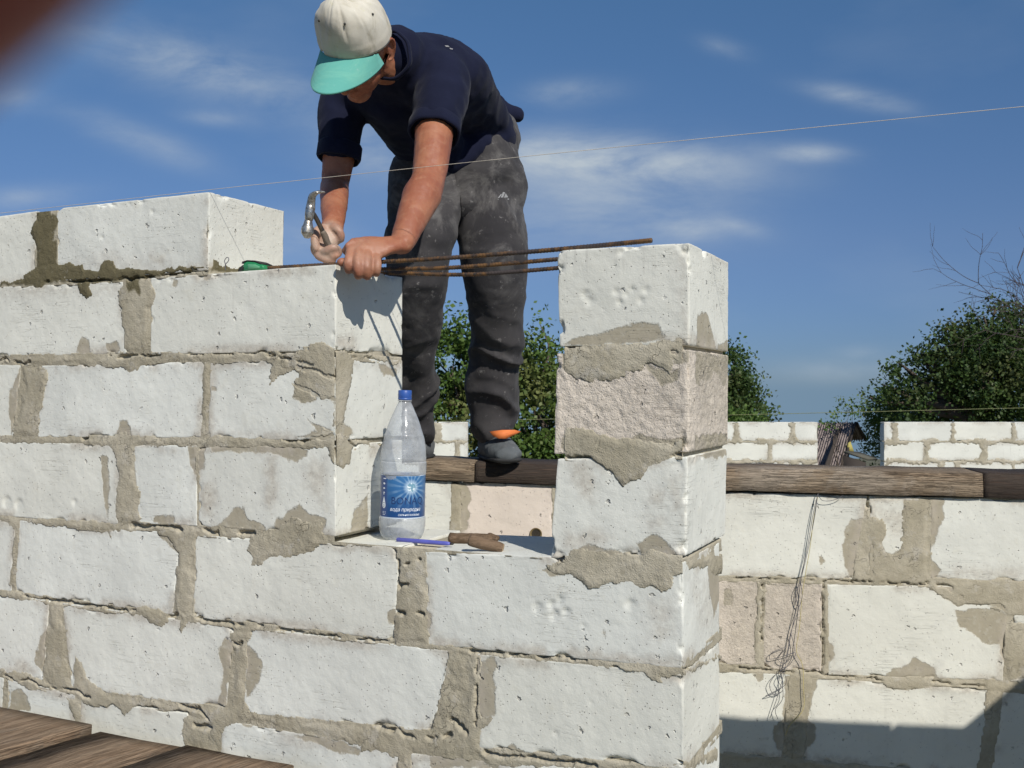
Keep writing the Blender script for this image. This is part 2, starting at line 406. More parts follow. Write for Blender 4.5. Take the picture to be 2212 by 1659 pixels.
class Surf:
    """one face of a wall with its masks on a regular raster"""
    def __init__(s, plane, ur, vr, step, seed=0, warp=1.0):
        s.pl, s.step, s.seed = plane, step, seed
        s.u = np.arange(ur[0], ur[1] + step, step); s.v = np.arange(vr[0], vr[1] + step, step)
        s.U, s.V = np.meshgrid(s.u, s.v, indexing='ij')
        w = warp
        s.WU = s.U + w * (.0045 * fbm(s.U * 45, s.V * 45, 0, seed + 1, 4, .6)); s.WV = s.V + w * (.0045 * fbm(s.U * 45, s.V * 45, 0, seed + 9, 4, .6))
        z = s.U * 0
        s.thick = z + 1.0; s.washd = z + 1.0; s.dirt = z.copy(); s.wet = z.copy(); s.crack = z + 1.0; s.block = z + 1.0; s.dent = z.copy(); s.amt = z + 1.0
    def _win(s, pts, m):
        p = np.array(pts); lo = p.min(0) - m; hi = p.max(0) + m
        i0, i1 = np.searchsorted(s.u, [lo[0], hi[0]]); j0, j1 = np.searchsorted(s.v, [lo[1], hi[1]])
        return slice(i0, i1), slice(j0, j1)
    def add_uv(s, kind, p, amt=1.0, soft=.02):
        w = s._win(p, .07)
        if s.U[w].size == 0: return
        if kind == 'crack':
            d = sdf_line(s.WU[w], s.WV[w], p) / amt; s.crack[w] = np.minimum(s.crack[w], d); return
        if kind == 'block':
            s.block[w] = np.minimum(s.block[w], sdf_poly(s.U[w], s.V[w], p)); return
        d = sdf_poly(s.WU[w], s.WV[w], p)
        if kind == 'thick': s.thick[w] = np.minimum(s.thick[w], d)
        elif kind == 'wet': s.thick[w] = np.minimum(s.thick[w], d); s.wet[w] = np.maximum(s.wet[w], sstep(.006, -.002, d))
        elif kind == 'wash': s.washd[w] = np.minimum(s.washd[w], d)
        elif kind == 'dirt': s.dirt[w] = np.maximum(s.dirt[w], amt * sstep(soft, -soft, d))
        elif kind == 'dent':
            c = p.mean(0); r = amt; q = np.hypot(s.U[w] - c[0], s.V[w] - c[1]) / r
            s.dent[w] = np.minimum(s.dent[w], -.0045 * sstep(1.0, .75, q) * (.55 + .45 * (s.U[w] - c[0] + s.V[w] - c[1]) / r))
    def add(s, kind, fr, pts, amt=1.0, soft=.02):
        s.add_uv(kind, s.pl.uv(fr, pts), amt, soft)
    def finish(s):
        s.wash = np.clip(.5 - np.minimum(s.washd, s.thick + .006) / .012, 0, 1)
        # a little dirt along joints
        s.dirt = np.maximum(s.dirt, .75 * sstep(.04, .0, -s.block) * sstep(-.3, .5, fbm(s.U * 9, s.V * 9, 0, s.seed + 5)))
    def sample(s, arr, u, v):
        x = np.clip((u - s.u[0]) / s.step, 0, len(s.u) - 1.001); y = np.clip((v - s.v[0]) / s.step, 0, len(s.v) - 1.001)
        i = x.astype(int); j = y.astype(int); fx = x - i; fy = y - j
        return arr[i, j] * (1 - fx) * (1 - fy) + arr[i + 1, j] * fx * (1 - fy) + arr[i, j + 1] * (1 - fx) * fy + arr[i + 1, j + 1] * fx * fy
    def mortar(s, parent, mat=None, ext=None, relief=1.0, name='mortar'):
        jt = -.0006 + .0013 * fbm(s.U * 28, s.V * 28, 0, s.seed + 21, 4, .55) + .0006 * fbm(s.U * 120, s.V * 120, 0, s.seed + 3, 2)
        h = np.where(s.block > -.006, jt, -.02)
        edge = sstep(.0015, -.014, s.thick)
        body = (.0000 + .0021 * edge + .0010 * fbm(s.U * 22, s.V * 22, 0, s.seed + 33, 4, .5) * edge + .0004 * fbm(s.U * 110, s.V * 110, 0, s.seed + 35, 2)) * relief
        h = np.maximum(h, np.where(s.thick < .0015, body, -.02))
        c = sstep(.0045, .001, s.crack)
        h = h - .016 * c * sstep(.3, -.4, fbm(s.U * 30, s.V * 30, 0, s.seed + 44, 2) - .35)
        if ext is not None: inside = ext(s.U, s.V)
        else: inside = np.ones(s.U.shape, bool)
        keep = inside & (h > -.0195)
        nu, nv = s.U.shape
        fk = keep[:-1, :-1] | keep[1:, :-1] | keep[1:, 1:] | keep[:-1, 1:]
        fi = inside[:-1, :-1] & inside[1:, :-1] & inside[1:, 1:] & inside[:-1, 1:]
        F_ = gridfaces(nu, nv)[(fk & fi).ravel()]
        P = s.pl.xyz(s.U, s.V, h).reshape(-1, 3)
        used = np.unique(F_); rm = np.full(len(P), -1); rm[used] = np.arange(len(used))
        return npmesh(name, P[used], rm[F_], mat or M_MORT, parent, True, {'wet': s.wet.ravel()[used], 'crack': c.ravel()[used]})

def rbox_face(La, Lb, Lc, axis, side, na, nb, rfun):
    """points of one face of a rounded box [0,La]x[0,Lb]x[0,Lc]"""
    dims = [La, Lb, Lc]; o = [i for i in range(3) if i != axis]
    A = np.linspace(0, dims[o[0]], na + 1); B = np.linspace(0, dims[o[1]], nb + 1)
    def tight(t, n, L):   # extra points by the edges so that the rounding shows
        e = np.array([.002, .0045, .008, .013]); e = e[e < L * .3]
        return np.unique(np.round(np.concatenate([t, e, L - e]), 6))
    A = tight(A, na, dims[o[0]]); B = tight(B, nb, dims[o[1]])
    GA, GB = np.meshgrid(A, B, indexing='ij')
    p = np.zeros(GA.shape + (3,)); p[..., o[0]] = GA; p[..., o[1]] = GB; p[..., axis] = dims[axis] * side
    r = np.clip(rfun(p), .0015, .03)[..., None]
    q = np.clip(p, r, np.array(dims) - r); d = p - q; ln = np.linalg.norm(d, axis=-1, keepdims=True) + 1e-9
    p2 = q + d / ln * np.minimum(r, ln)
    flip = (side == 0) != (axis == 1)
    return p2, gridfaces(len(A), len(B), 0, flip), p

def make_block(quad, plane, T, parent, surfs, mat=None, fine=.005, detail=('front',), name='block', seed=0, chip=1.0, rough=0.0, taper=0.0, label=None):
    """quad: four (u,v) in plane: u0v1(top-left) u1v1 u1v0 u0v0 in picture order; T: thickness away from the viewer."""
    tl, tr, br, bl = [np.array(q, float) for q in quad]
    L = np.linalg.norm(tr - tl); H = np.linalg.norm(tl - bl)
    def rf(p):
        w = p * 1.0
        n = fbm(w[..., 0] * 26 + seed * 7.1, w[..., 1] * 26, w[..., 2] * 26, 5, 3, .6)
        return .003 + .0022 * n + chip * .013 * sstep(.45, 1.0, n) + .02 * chip * sstep(.7, 1.1, fbm(w[..., 0] * 9 + seed, w[..., 1] * 9, w[..., 2] * 9, 3, 2))
    Vs, Fs, wash, dirt = [], [], [], []
    off = 0
    faces = {'front': (2, 0), 'back': (2, 1), 'left': (0, 0), 'right': (0, 1), 'bottom': (1, 0), 'top': (1, 1)}
    for nm, (ax, side) in faces.items():
        dims = [L, H, T]; o = [i for i in range(3) if i != ax]
        st = fine if nm in detail else .06
        na = max(2, int(dims[o[0]] / st)); nb = max(2, int(dims[o[1]] / st))
        p, F_, _raw = rbox_face(L, H, T, ax, side, na, nb, rf)
        a = (p[..., 0] / L)[..., None]; b = (p[..., 1] / H)[..., None]
        uv = (bl * (1 - a) + br * a) * (1 - b) + (tl * (1 - a) + tr * a) * b
        depth = p[..., 2]
        if taper: uv = uv + (a * taper[0] + (1 - a) * taper[1]) * (depth / T)[..., None] * np.array([[[1, 0]]]) * 1.0
        X = plane.xyz(uv[..., 0], uv[..., 1], -depth)
        # uneven sawn faces
        nn = fbm(X[..., 0] * 14, X[..., 1] * 14, X[..., 2] * 14, seed, 3, .5) * .0012
        n2 = fbm(X[..., 0] * 130, X[..., 1] * 130, X[..., 2] * 130, seed + 3, 2, .6) * (.0004 + rough * .0016)
        P0 = p; dm = np.array([L, H, T]); o2 = o
        ed = np.minimum.reduce([np.minimum(p_, D_ - p_) for p_, D_ in ((_raw[..., o[0]], dm[o[0]]), (_raw[..., o[1]], dm[o[1]]))])
        amp = (nn + n2) * np.clip(ed / .008, 0, 1)
        w_ = np.zeros(p.shape[:2]); d_ = np.zeros(p.shape[:2])
        if nm == 'front' and 'front' in surfs:
            s = surfs['front']; uu, vv = uv[..., 0], uv[..., 1]
            w_ = s.sample(s.wash, uu, vv); d_ = s.sample(s.dirt, uu, vv); amp = amp + s.sample(s.dent, uu, vv)
            X = X + plane.N * amp[..., None]
        elif nm in surfs:
            s = surfs[nm]; D = X - s.pl.O; uu = D @ s.pl.U; vv = D[..., 2]
            w_ = s.sample(s.wash, uu, vv); d_ = s.sample(s.dirt, uu, vv)
            X = X + s.pl.N * amp[..., None]
        elif nm == 'top': X = X + np.array([0, 0, 1.0]) * amp[..., None]
        Vs.append(X.reshape(-1, 3)); Fs.append(F_ + off); off += X.shape[0] * X.shape[1]
        wash.append(w_.ravel()); dirt.append(d_.ravel())
    F_ = np.concatenate(Fs)
    # winding: front face must look at the viewer
    o = npmesh(name, np.concatenate(Vs), F_, mat or M_BLOCK, parent, True, {'wash': np.concatenate(wash), 'dirt': np.concatenate(dirt)})
    if label: o['label'] = label
    return o

FRONT = Plane([.3433, 2.0, 0], -ED, -TD)       # u runs to the left, away from the doorway corner
def bump_core(parent, plane, u0, u1, v0, v1, T, inset=.018, mat=None):
    c = []
    for n in (-inset, -(T - inset)):
        for (u, v) in ((u0, v0), (u1, v0), (u1, v1), (u0, v1)): c.append(plane.xyz(u, v, n))
    return npmesh('mortar_core', np.array(c), np.array([[0, 1, 2, 3], [7, 6, 5, 4], [0, 4, 5, 1], [1, 5, 6, 2], [2, 6, 7, 3], [3, 7, 4, 0]]), mat or M_MORT, parent, False, {'wet': np.zeros(8), 'crack': np.zeros(8)})

SF = Surf(FRONT, (-.02, 2.36), (-1.20, .53), .003, seed=4)
# faces of the blocks, traced corner by corner: (frame, top-left, top-right, bottom-right, bottom-left)
FB = [
    ('C', (-260, 250), (196, 186), (188, 560), (-260, 610), 'T'), ('C', (298, 172), (1112, 84), (1106, 502), (304, 560), 'T'),
    ('C', (-260, 600), (655, 560), (672, 945), (-260, 965), ''), ('C', (800, 542), (1782, 470), (1772, 930), (800, 950), 'Ae'),
    ('C', (-230, 1000), (112, 1005), (72, 1388), (-260, 1385), ''), ('C', (222, 1008), (1098, 985), (1070, 1392), (196, 1388), ''),
    ('C', (1118, 990), (1776, 962), (1752, 1408), (1106, 1395), 'e'),
    ('C', (-260, 1405), (640, 1425), (632, 2045 - 190), (-260, 1790), ''), ('C', (706, 1430), (1046, 1432), (1046, 1860), (738, 1850), ''),
    ('C', (1052, 1434), (1740, 1432), (1728, 1912), (1054, 1862), 'e'),
    ('D', (-260, 320), (84, 348), (60, 722), (-260, 700), ''), ('D', (102, 340), (978, 410), (920, 846), (78, 728), ''),
    ('D', (1034, 420), (2118, 484), (2104, 982), (1026, 858), 'top'), ('F', (346, 508), (1742, 566), (1718, 1130), (350, 1004), 'top e'),
    ('D', (-260, 700), (262, 770), (230, 1200), (-260, 1120), ''), ('D', (330, 782), (1252, 912), (1202, 1345), (380, 1236), ''),
    ('D', (1306, 912), (2400, 1036), (2300, 1470), (1296, 1366), ''), ('F', (622, 1052), (1720, 1158), (1700, 1668), (632, 1552), 'e'),
    ('D', (-260, 1130), (20, 1180), (10, 1640), (-260, 1560), ''), ('D', (40, 1190), (400, 1268), (400, 1700), (30, 1640), ''), ('D', (430, 1290), (1000, 1368), (980, 1820), (420, 1720), ''),
    ('D', (1180, 1405), (2130, 1560), (2080, 2020), (1160, 1850), ''), ('F', (268, 1580), (700, 1620), (690, 2100), (262, 2050), ''), ('F', (730, 1610), (1690, 1700), (1680, 2200), (720, 2110), 'e'),
]
PB = [  # the narrow pillar right of the opening
    ('G', (182, 130), (836, 92), (834, 600), (196, 604), 'top e', 0.0), ('G', (180, 640), (836, 622), (832, 1128), (168, 1136), 'e', 1.0), ('G', (186, 1160), (828, 1150), (818, 1640), (145, 1652), 'e', 0.0)]
TH = [  # mortar pressed out of the joints and smeared over the faces
    ('C', [(650,590),(680,560),(760,545),(800,560),(822,600),(818,680),(790,700),(795,800),(790,940),(700,945),(660,920),(655,800),(640,700),(625,610)]),
    ('C', [(0,965),(30,970),(100,958),(380,950),(560,955),(640,940),(800,950),(1000,945),(1300,940),(1500,935),(1640,915),(1700,880),(1740,900),(1790,925),(1790,1330),(1740,1360),(1780,1240),(1740,1200),(1690,1190),(1600,1215),(1540,1180),(1555,1100),(1600,1050),(1560,1035),(1480,1060),(1440,1110),(1412,1140),(1430,1080),(1450,1000),(1400,975),(1220,975),(1200,1000),(1100,985),(820,980),(790,1010),(740,1030),(680,1055),(640,1020),(560,1010),(400,1000),(240,1000),(100,1000),(40,990),(0,985)]),
    ('C', [(120,1000),(200,1020),(255,1030),(255,1070),(225,1200),(210,1300),(200,1385),(70,1385),(100,1280),(135,1120),(120,1050)]),
    ('C', [(1085,985),(1120,990),(1115,1090),(1110,1200),(1095,1380),(1070,1390),(1075,1250),(1080,1150),(1070,1080)]),
    ('C', [(0,1385),(200,1388),(380,1395),(600,1380),(640,1360),(690,1365),(710,1385),(860,1400),(1080,1395),(1200,1390),(1400,1400),(1540,1405),(1640,1390),(1690,1360),(1700,1325),(1760,1350),(1790,1380),(1790,1550),(1760,1530),(1745,1490),(1740,1445),(1640,1450),(1340,1440),(1000,1430),(740,1430),(720,1440),(715,1520),(700,1600),(740,1659),(620,1659),(640,1540),(600,1470),(560,1440),(400,1420),(0,1415)]),
    ('D', [(620,0),(720,0),(712,120),(745,200),(730,290),(760,330),(740,350),(640,350),(610,330),(620,180),(630,100)]),
    ('D', [(0,310),(110,330),(300,340),(560,350),(700,370),(960,385),(1280,410),(1380,430),(1730,450),(1720,462),(1300,432),(1050,410),(1040,440),(1030,500),(1000,600),(1040,640),(1030,740),(1020,850),(940,850),(930,780),(935,640),(950,520),(900,440),(820,395),(600,400),(605,480),(590,485),(575,410),(400,390),(300,375),(110,340),(95,400),(70,390),(20,340),(0,335)]),
    ('D', [(1480,400),(1500,370),(1580,330),(1640,360),(1700,340),(1720,370),(1690,430),(1720,462),(1660,510),(1520,550),(1440,540),(1380,580),(1330,590),(1350,550),(1310,500),(1330,430)]),
    ('D', [(80,400),(100,400),(85,520),(75,690),(50,690),(60,560)]),
    ('D', [(0,720),(100,730),(300,765),(430,790),(560,800),(700,820),(760,800),(850,820),(900,860),(890,900),(860,905),(800,880),(750,850),(640,835),(460,820),(300,790),(130,770),(0,745)]),
    ('D', [(880,850),(940,820),(1020,830),(1060,860),(1250,890),(1330,915),(1370,905),(1600,930),(1800,960),(2100,990),(2212,1000),(2212,1012),(1800,985),(1620,945),(1350,930),(1320,940),(1200,890),(1110,905),(1060,875),(1000,880),(960,945),(945,930),(965,870)]),
    ('D', [(260,790),(330,800),(320,900),(360,930),(345,1080),(350,1150),(400,1250),(370,1260),(300,1240),(230,1160),(240,1060),(262,960),(275,900),(262,840)]),
    ('D', [(395,1070),(440,1090),(470,1190),(580,1270),(575,1330),(500,1350),(450,1310),(400,1250),(385,1150)]),
    ('D', [(1215,940),(1250,920),(1310,925),(1340,950),(1320,980),(1310,1100),(1300,1300),(1240,1340),(1250,1180),(1250,1050),(1220,990)]),
    ('D', [(0,1140),(100,1140),(200,1180),(300,1240),(400,1255),(580,1270),(960,1320),(1100,1335),(1220,1350),(1300,1310),(1330,1360),(1400,1385),(1700,1430),(2000,1430),(2212,1470),(2212,1530),(2100,1550),(1900,1540),(1700,1480),(1400,1400),(1260,1410),(1200,1450),(1150,1510),(1100,1500),(1130,1440),(1100,1400),(1000,1370),(960,1370),(820,1350),(740,1330),(690,1360),(660,1390),(620,1350),(590,1330),(560,1350),(480,1330),(420,1290),(370,1260),(330,1250),(230,1250),(150,1240),(100,1210),(0,1170)]),
    ('D', [(350,1290),(430,1300),(430,1400),(415,1420),(380,1360)]), ('D', [(980,1380),(1100,1400),(1130,1460),(1080,1530),(980,1530),(960,1480)]),
    ('F', [(190,480),(330,500),(310,550),(340,580),(360,620),(340,680),(365,740),(355,830),(370,870),(360,1000),(190,990),(185,840),(200,690),(205,560)]),
    ('F', [(985,570),(1080,560),(1130,510),(1220,490),(1300,510),(1370,510),(1480,530),(1520,500),(1580,500),(1640,510),(1690,540),(1735,560),(1735,600),(1680,640),(1650,700),(1580,725),(1500,700),(1440,680),(1330,695),(1220,725),(1180,680),(1110,635),(1010,625)]),
    ('F', [(0,960),(200,995),(400,1010),(580,1030),(1000,1070),(1200,1090),(1500,1120),(1710,1130),(1720,1150),(1600,1180),(1600,1200),(1540,1195),(1500,1150),(1420,1160),(1350,1120),(1000,1085),(540,1040),(200,1010),(0,980)]),
    ('F', [(590,1045),(640,1055),(640,1180),(635,1300),(640,1440),(600,1440),(560,1440),(540,1390),(560,1300),(590,1200),(570,1120)]), ('F', [(650,1385),(700,1375),(722,1400),(700,1430),(650,1448),(640,1415)]),
    ('F', [(0,1440),(80,1430),(260,1460),(320,1500),(480,1480),(560,1460),(640,1440),(640,1550),(680,1575),(760,1580),(880,1595),(1200,1620),(1500,1659),(700,1659),(620,1600),(400,1590),(270,1570),(260,1659),(220,1659),(220,1600),(0,1570)]),
    ('G', [(192,604),(320,598),(500,590),(650,588),(710,572),(780,550),(850,570),(850,700),(760,690),(740,740),(640,690),(540,740),(480,780),(400,775),(280,770),(200,720),(185,650)]),
    ('G', [(195,1060),(230,1020),(300,1013),(420,1045),(560,1060),(620,1080),(740,1080),(820,1050),(835,1100),(780,1140),(720,1170),(640,1210),(580,1280),(540,1295),(500,1290),(465,1240),(400,1210),(300,1160),(200,1130)]),
]
WA = [  # thin smears rubbed flat on the blocks
    ('C', [(50,1150),(90,1060),(110,1010),(130,1100),(90,1300),(60,1385),(45,1250)]), ('C', [(395,940),(440,850),(470,880),(482,948)]), ('C', [(560,890),(620,885),(650,920),(600,945),(560,920)]),
    ('C', [(1120,1115),(1150,1120),(1150,1145),(1125,1150)]), ('C', [(1560,1180),(1600,1060),(1650,1100),(1690,1190),(1600,1215)]), ('C', [(1630,1280),(1660,1310),(1760,1345),(1750,1380),(1600,1395),(1560,1400),(1680,1360)]),
    ('C', [(635,1300),(670,1290),(700,1350),(700,1385),(620,1385)]), ('C', [(1000,1440),(1100,1440),(1085,1500),(1080,1560),(1045,1590),(1010,1540)]), ('C', [(1120,1430),(1480,1430),(1640,1450),(1640,1500),(1540,1520),(1480,1480),(1340,1470),(1120,1470)]),
    ('C', [(910,550),(945,550),(945,590),(920,580)]), ('C', [(1085,505),(1118,508),(1110,545),(1075,540)]),
    ('D', [(535,0),(575,0),(580,120),(572,330),(558,250),(540,120)]), ('D', [(805,360),(820,325),(860,318),(932,325),(930,368),(860,375)]), ('D', [(1130,385),(1200,330),(1240,285),(1305,280),(1315,330),(1420,385),(1400,420),(1200,420)]),
    ('D', [(1460,380),(1480,340),(1560,280),(1590,250),(1640,300),(1700,320),(1740,350),(1700,430),(1480,420)]), ('D', [(830,390),(960,400),(960,520),(880,465)]), ('D', [(1020,580),(1045,600),(1030,740),(1015,850)]),
    ('D', [(190,1060),(215,960),(262,920),(275,1000),(240,1100),(290,1240),(190,1110)]), ('D', [(1165,1030),(1200,970),(1250,1000),(1255,1180),(1200,1200),(1210,1340),(1160,1310),(1190,1150)]), ('D', [(1310,990),(1370,1050),(1395,1120),(1380,1200),(1330,1270),(1305,1290)]),
    ('D', [(60,1240),(110,1240),(150,1290),(160,1360),(50,1350)]), ('D', [(1560,1480),(1680,1490),(1800,1510),(1920,1560),(1900,1590),(1760,1570)]),
    ('D', [(1260,1400),(1420,1400),(1500,1430),(1440,1440),(1260,1430)]),
    ('F', [(145,830),(190,810),(190,900),(160,890)]), ('F', [(350,820),(390,850),(375,930),(350,900)]), ('F', [(1460,460),(1560,425),(1640,460),(1690,540),(1500,520)]), ('F', [(1110,520),(1220,470),(1300,500),(1370,490),(1420,530),(1120,560)]),
    ('F', [(530,1060),(600,1050),(640,1100),(720,1060),(715,1180),(725,1250),(725,1380),(640,1390),(540,1400),(480,1390),(545,1300),(575,1200),(540,1120)]), ('F', [(760,1590),(800,1530),(870,1560),(880,1600)]),
    ('F', [(370,1590),(620,1600),(700,1660),(380,1660)]), ('F', [(1290,920),(1305,930),(1305,980),(1295,985)]), ('F', [(970,600),(1000,580),(1100,630),(1000,640)]),
    ('G', [(205,600),(280,560),(400,540),(500,500),(540,487),(690,492),(720,570),(500,592)]), ('G', [(600,690),(740,740),(780,700),(780,760),(700,800)]), ('G', [(560,1040),(620,1055),(740,1060),(820,1040),(825,1100),(560,1080)]),
]
WE = [('C', [(190,178),(262,185),(272,205),(300,208),(312,245),(290,300),(280,350),(305,352),(303,470),(200,500),(195,380),(165,300),(165,270),(200,235)]),
      ('C', [(60,560),(120,545),(190,480),(300,468),(440,468),(455,500),(520,495),(540,455),(600,450),(625,490),(760,490),(800,500),(960,480),(1080,485),(1100,500),(960,512),(800,530),(760,542),(640,552),(500,568),(440,565),(300,562),(240,565),(230,600),(200,600),(180,570),(60,568),(0,580),(0,562)]),
      ('C', [(415,560),(480,560),(485,645),(465,650),(420,620)]), ('C', [(1140,455),(1180,470),(1180,500),(1135,498)]), ('C', [(675,560),(740,548),(745,635),(720,610),(680,620)])]
CR = [('C', [(0,985),(30,970),(60,990),(120,998),(160,985)], .8), ('C', [(590,955),(640,960),(700,955),(790,955),(1000,948),(1300,938),(1640,928)], .7), ('C', [(1420,945),(1520,965),(1600,1000),(1660,1010)], .9),
      ('C', [(1560,1015),(1690,1045),(1790,1085)], .9), ('C', [(385,1395),(460,1400)], 2.2), ('C', [(1500,1405),(1600,1410),(1740,1385),(1790,1375)], 1.0), ('C', [(1745,1490),(1770,1540)], 1.2), ('C', [(1690,1190),(1740,1215),(1770,1190)], 1.2),
      ('C', [(640,965),(700,960)], 1.8), ('C', [(250,555),(400,560),(640,550),(760,538),(960,512),(1090,503)], .9), ('C', [(1560,1100),(1600,1120),(1700,1180)], .8),
      ('D', [(700,370),(800,372),(960,385)], 1.6), ('D', [(1080,392),(1160,412)], 2.0), ('D', [(1280,412),(1340,416)], 2.0), ('D', [(130,748),(420,788),(720,828)], 1.0), ('D', [(270,762),(420,786)], 1.8), ('D', [(1050,860),(1200,885),(1370,905),(1600,937)], 1.7), ('D', [(1600,937),(2100,995)], .8),
      ('D', [(0,1150),(100,1200),(150,1190),(230,1230),(390,1250),(480,1290)], .9), ('D', [(430,1330),(530,1355),(590,1325),(660,1390),(740,1330),(820,1350),(1000,1370)], 1.0), ('D', [(960,1320),(1060,1350),(1110,1400)], 1.1),
      ('D', [(1040,1440),(1130,1452)], 1.9), ('D', [(2000,1430),(2080,1462),(2212,1492)], 1.5), ('D', [(1220,990),(1260,1000),(1290,985)], 1.0), ('D', [(1600,255),(1610,320)], 1.5), ('D', [(900,858),(940,850)], 2.0),
      ('F', [(205,560),(203,700)], 1.0), ('F', [(190,830),(250,838),(340,845)], 1.2), ('F', [(210,690),(260,685)], 1.2), ('F', [(580,1030),(1000,1072),(1200,1085)], 1.0), ('F', [(1350,1120),(1420,1160),(1500,1150),(1560,1200)], .9), ('F', [(80,1430),(250,1480),(320,1500),(480,1480)], 1.3),
      ('F', [(480,1390),(560,1460)], 1.4), ('F', [(660,1570),(740,1600),(900,1605),(1250,1640)], 1.2), ('F', [(1190,700),(1220,725),(1330,695),(1440,680),(1540,715),(1600,720),(1650,695)], .8), ('F', [(620,1080),(625,1300),(622,1430)], .7), ('F', [(240,575),(320,560)], .9),
      ('G', [(205,602),(320,598),(400,598)], 1.1), ('G', [(510,594),(640,590)], 1.1), ('G', [(200,1135),(250,1160),(320,1155),(400,1205),(460,1240),(500,1295),(580,1280)], 1.0), ('G', [(750,630),(820,660)], 1.0), ('G', [(780,1140),(830,1135)], 1.6)]
DI = [('D', [(1060,180),(1130,130),(1150,230),(1120,320),(1060,280)], .8), ('D', [(1420,20),(1470,0),(1470,150),(1440,300),(1410,250)], .8), ('D', [(1600,60),(1740,0),(1740,300),(1640,200)], .5), ('F', [(1120,1030),(1710,1090),(1700,1130),(1100,1075)], .9),
      ('F', [(1500,760),(1700,720),(1700,1000),(1520,1000)], .35), ('F', [(1190,40),(1240,40),(1240,240),(1190,180)], .8), ('F', [(1640,100),(1720,80),(1720,330),(1650,280)], .6), ('F', [(1080,440),(1240,380),(1340,440),(1120,520)], .7), ('F', [(1540,180),(1610,180),(1600,240),(1540,240)], .8),
      ('F', [(1540,330),(1620,330),(1600,400),(1550,380)], .7), ('G', [(780,120),(830,120),(830,560),(790,560)], .5), ('G', [(230,1170),(360,1170),(350,1380),(310,1350)], .7), ('D', [(380,1060),(400,1040),(450,1200),(400,1220)], .4), ('D', [(20,1130),(120,1090),(190,1150),(60,1160)], .9), ('C', [(800,420),(870,420),(870,470),(800,460)], .8),
      ('C', [(300,500),(560,380),(800,440),(1100,470),(1100,510),(300,560)], .35), ('C', [(1560,1370),(1250,1360),(1130,1380),(1560,1400)], .5), ('D', [(1400,1400),(2000,1450),(2100,1600),(1500,1560)], .4), ('C', [(0,560),(640,560),(640,640),(0,660)], .4), ('G', [(560,790),(620,800),(620,880),(570,860)], .5), ('G', [(640,800),(780,760),(800,1000),(660,960)], .4)]
DE = [('F', 947, 812, 32), ('F', 1040, 852, 32), ('F', 1030, 795, 30), ('F', 1066, 775, 28), ('F', 1098, 835, 26), ('F', 1440, 795, 32), ('G', 325, 350, 24), ('G', 348, 383, 24), ('G', 480, 337, 20), ('G', 530, 350, 18), ('G', 556, 325, 18), ('G', 600, 382, 18), ('G', 625, 330, 18), ('G', 495, 390, 16),
      ('D', 38, 250, 26), ('D', 100, 262, 24), ('F', 1190, 905, 10), ('F', 1232, 1315, 10), ('F', 1040, 1478, 14), ('D', 398, 248, 14), ('C', 545, 330, 10), ('C', 812, 192, 10)]
for b in FB:
    q = FRONT.uv(b[0], b[1:5])
    if 'e' in b[5]: q[1][0] = q[2][0] = (.8446 if q[1][0] > .5 else 0.0) - .05
    if b[5] == 'T': q[0][1] += .05; q[1][1] += .05
    SF.add_uv('block', q)
for i_, b in enumerate(PB):
    q = FRONT.uv(b[0], b[1:5]); q[1][0] = q[2][0] = -.05; q[0][0] += .03; q[3][0] += .03
    if i_ == 0: q[0][1] += .05; q[1][1] += .05
    SF.add_uv('block', q)
for fr, p in TH: SF.add('thick', fr, p)
for fr, p in WA: SF.add('wash', fr, p)
for fr, p in WE: SF.add('wet', fr, p)
for fr, p, w in CR: SF.add('crack', fr, p, w)
for fr, p, w in DI: SF.add('dirt', fr, p, w, .03)
for fr, x, y, r in DE:
    p = FRONT.uv(fr, [(x, y), (x + r, y)]); SF.add_uv('dent', np.array([p[0] - .03, p[0] + .03]), abs(p[1][0] - p[0][0]))
SF.finish()

# end faces
S_OPEN = .8446
END_L = Plane(FRONT.xyz(S_OPEN, 0), TD, ED)          # left wall's end, beside the opening (u = depth)
END_P = Plane(FRONT.xyz(0, 0), TD, ED)               # doorway side of the pillar
END_T = Plane(FRONT.xyz(1.2378, 0), TD, ED)          # end of the topmost course
SE = Surf(END_L, (0, .31), (-.42, .32), .003, seed=14)
SP = Surf(END_P, (0, .40), (-1.2, .32), .003, seed=24)
ST = Surf(END_T, (0, .31), (.28, .53), .003, seed=34)
for b in [(.312, .086), (.078, -.138), (-.146, -.352)]: SE.add_uv('block', np.array([(-.05, b[0]), (.31, b[0]), (.36, b[1]), (-.05, b[1])]))
ST.add_uv('block', np.array([(-.05, .58), (.36, .58), (.36, .312), (-.05, .312)]))
for b in [(.31, .097), (.086, -.118), (-.128, -.345), (-.362, -.548), (-.566, -.76), (-.78, -.98), (-.99, -1.2)]: SP.add_uv('block', np.array([(-.05, b[0]), (.40, b[0]), (.40, b[1]), (-.05, b[1])]))
SE.add('thick', 'C', [(1770,925),(1890,940),(1990,965),(2120,990),(2120,1015),(2000,990),(1890,985),(1870,1100),(1845,1200),(1825,1330),(1760,1350)])
SE.add('thick', 'C', [(1740,1360),(1830,1370),(1880,1400),(2030,1440),(2030,1450),(1885,1440),(1870,1520),(1820,1562),(1770,1540),(1740,1490)])
SE.add('wash', 'C', [(2010,1000),(2110,1020),(2110,1060),(2040,1060)]); SE.add('wash', 'C', [(1780,1200),(1830,1320),(1880,1360),(1850,1400),(1760,1360)])
SE.add('wash', 'D', [(1880,300),(1960,200),(1955,440),(1860,450)])
SE.add('crack', 'C', [(1830,1370),(1885,1430),(1960,1440),(2030,1442)], .9); SE.add('crack', 'C', [(1880,960),(2000,985),(2120,1010)], .6); SE.add('crack', 'C', [(1770,1540),(1820,1562),(1870,1520),(1885,1440)], .8)
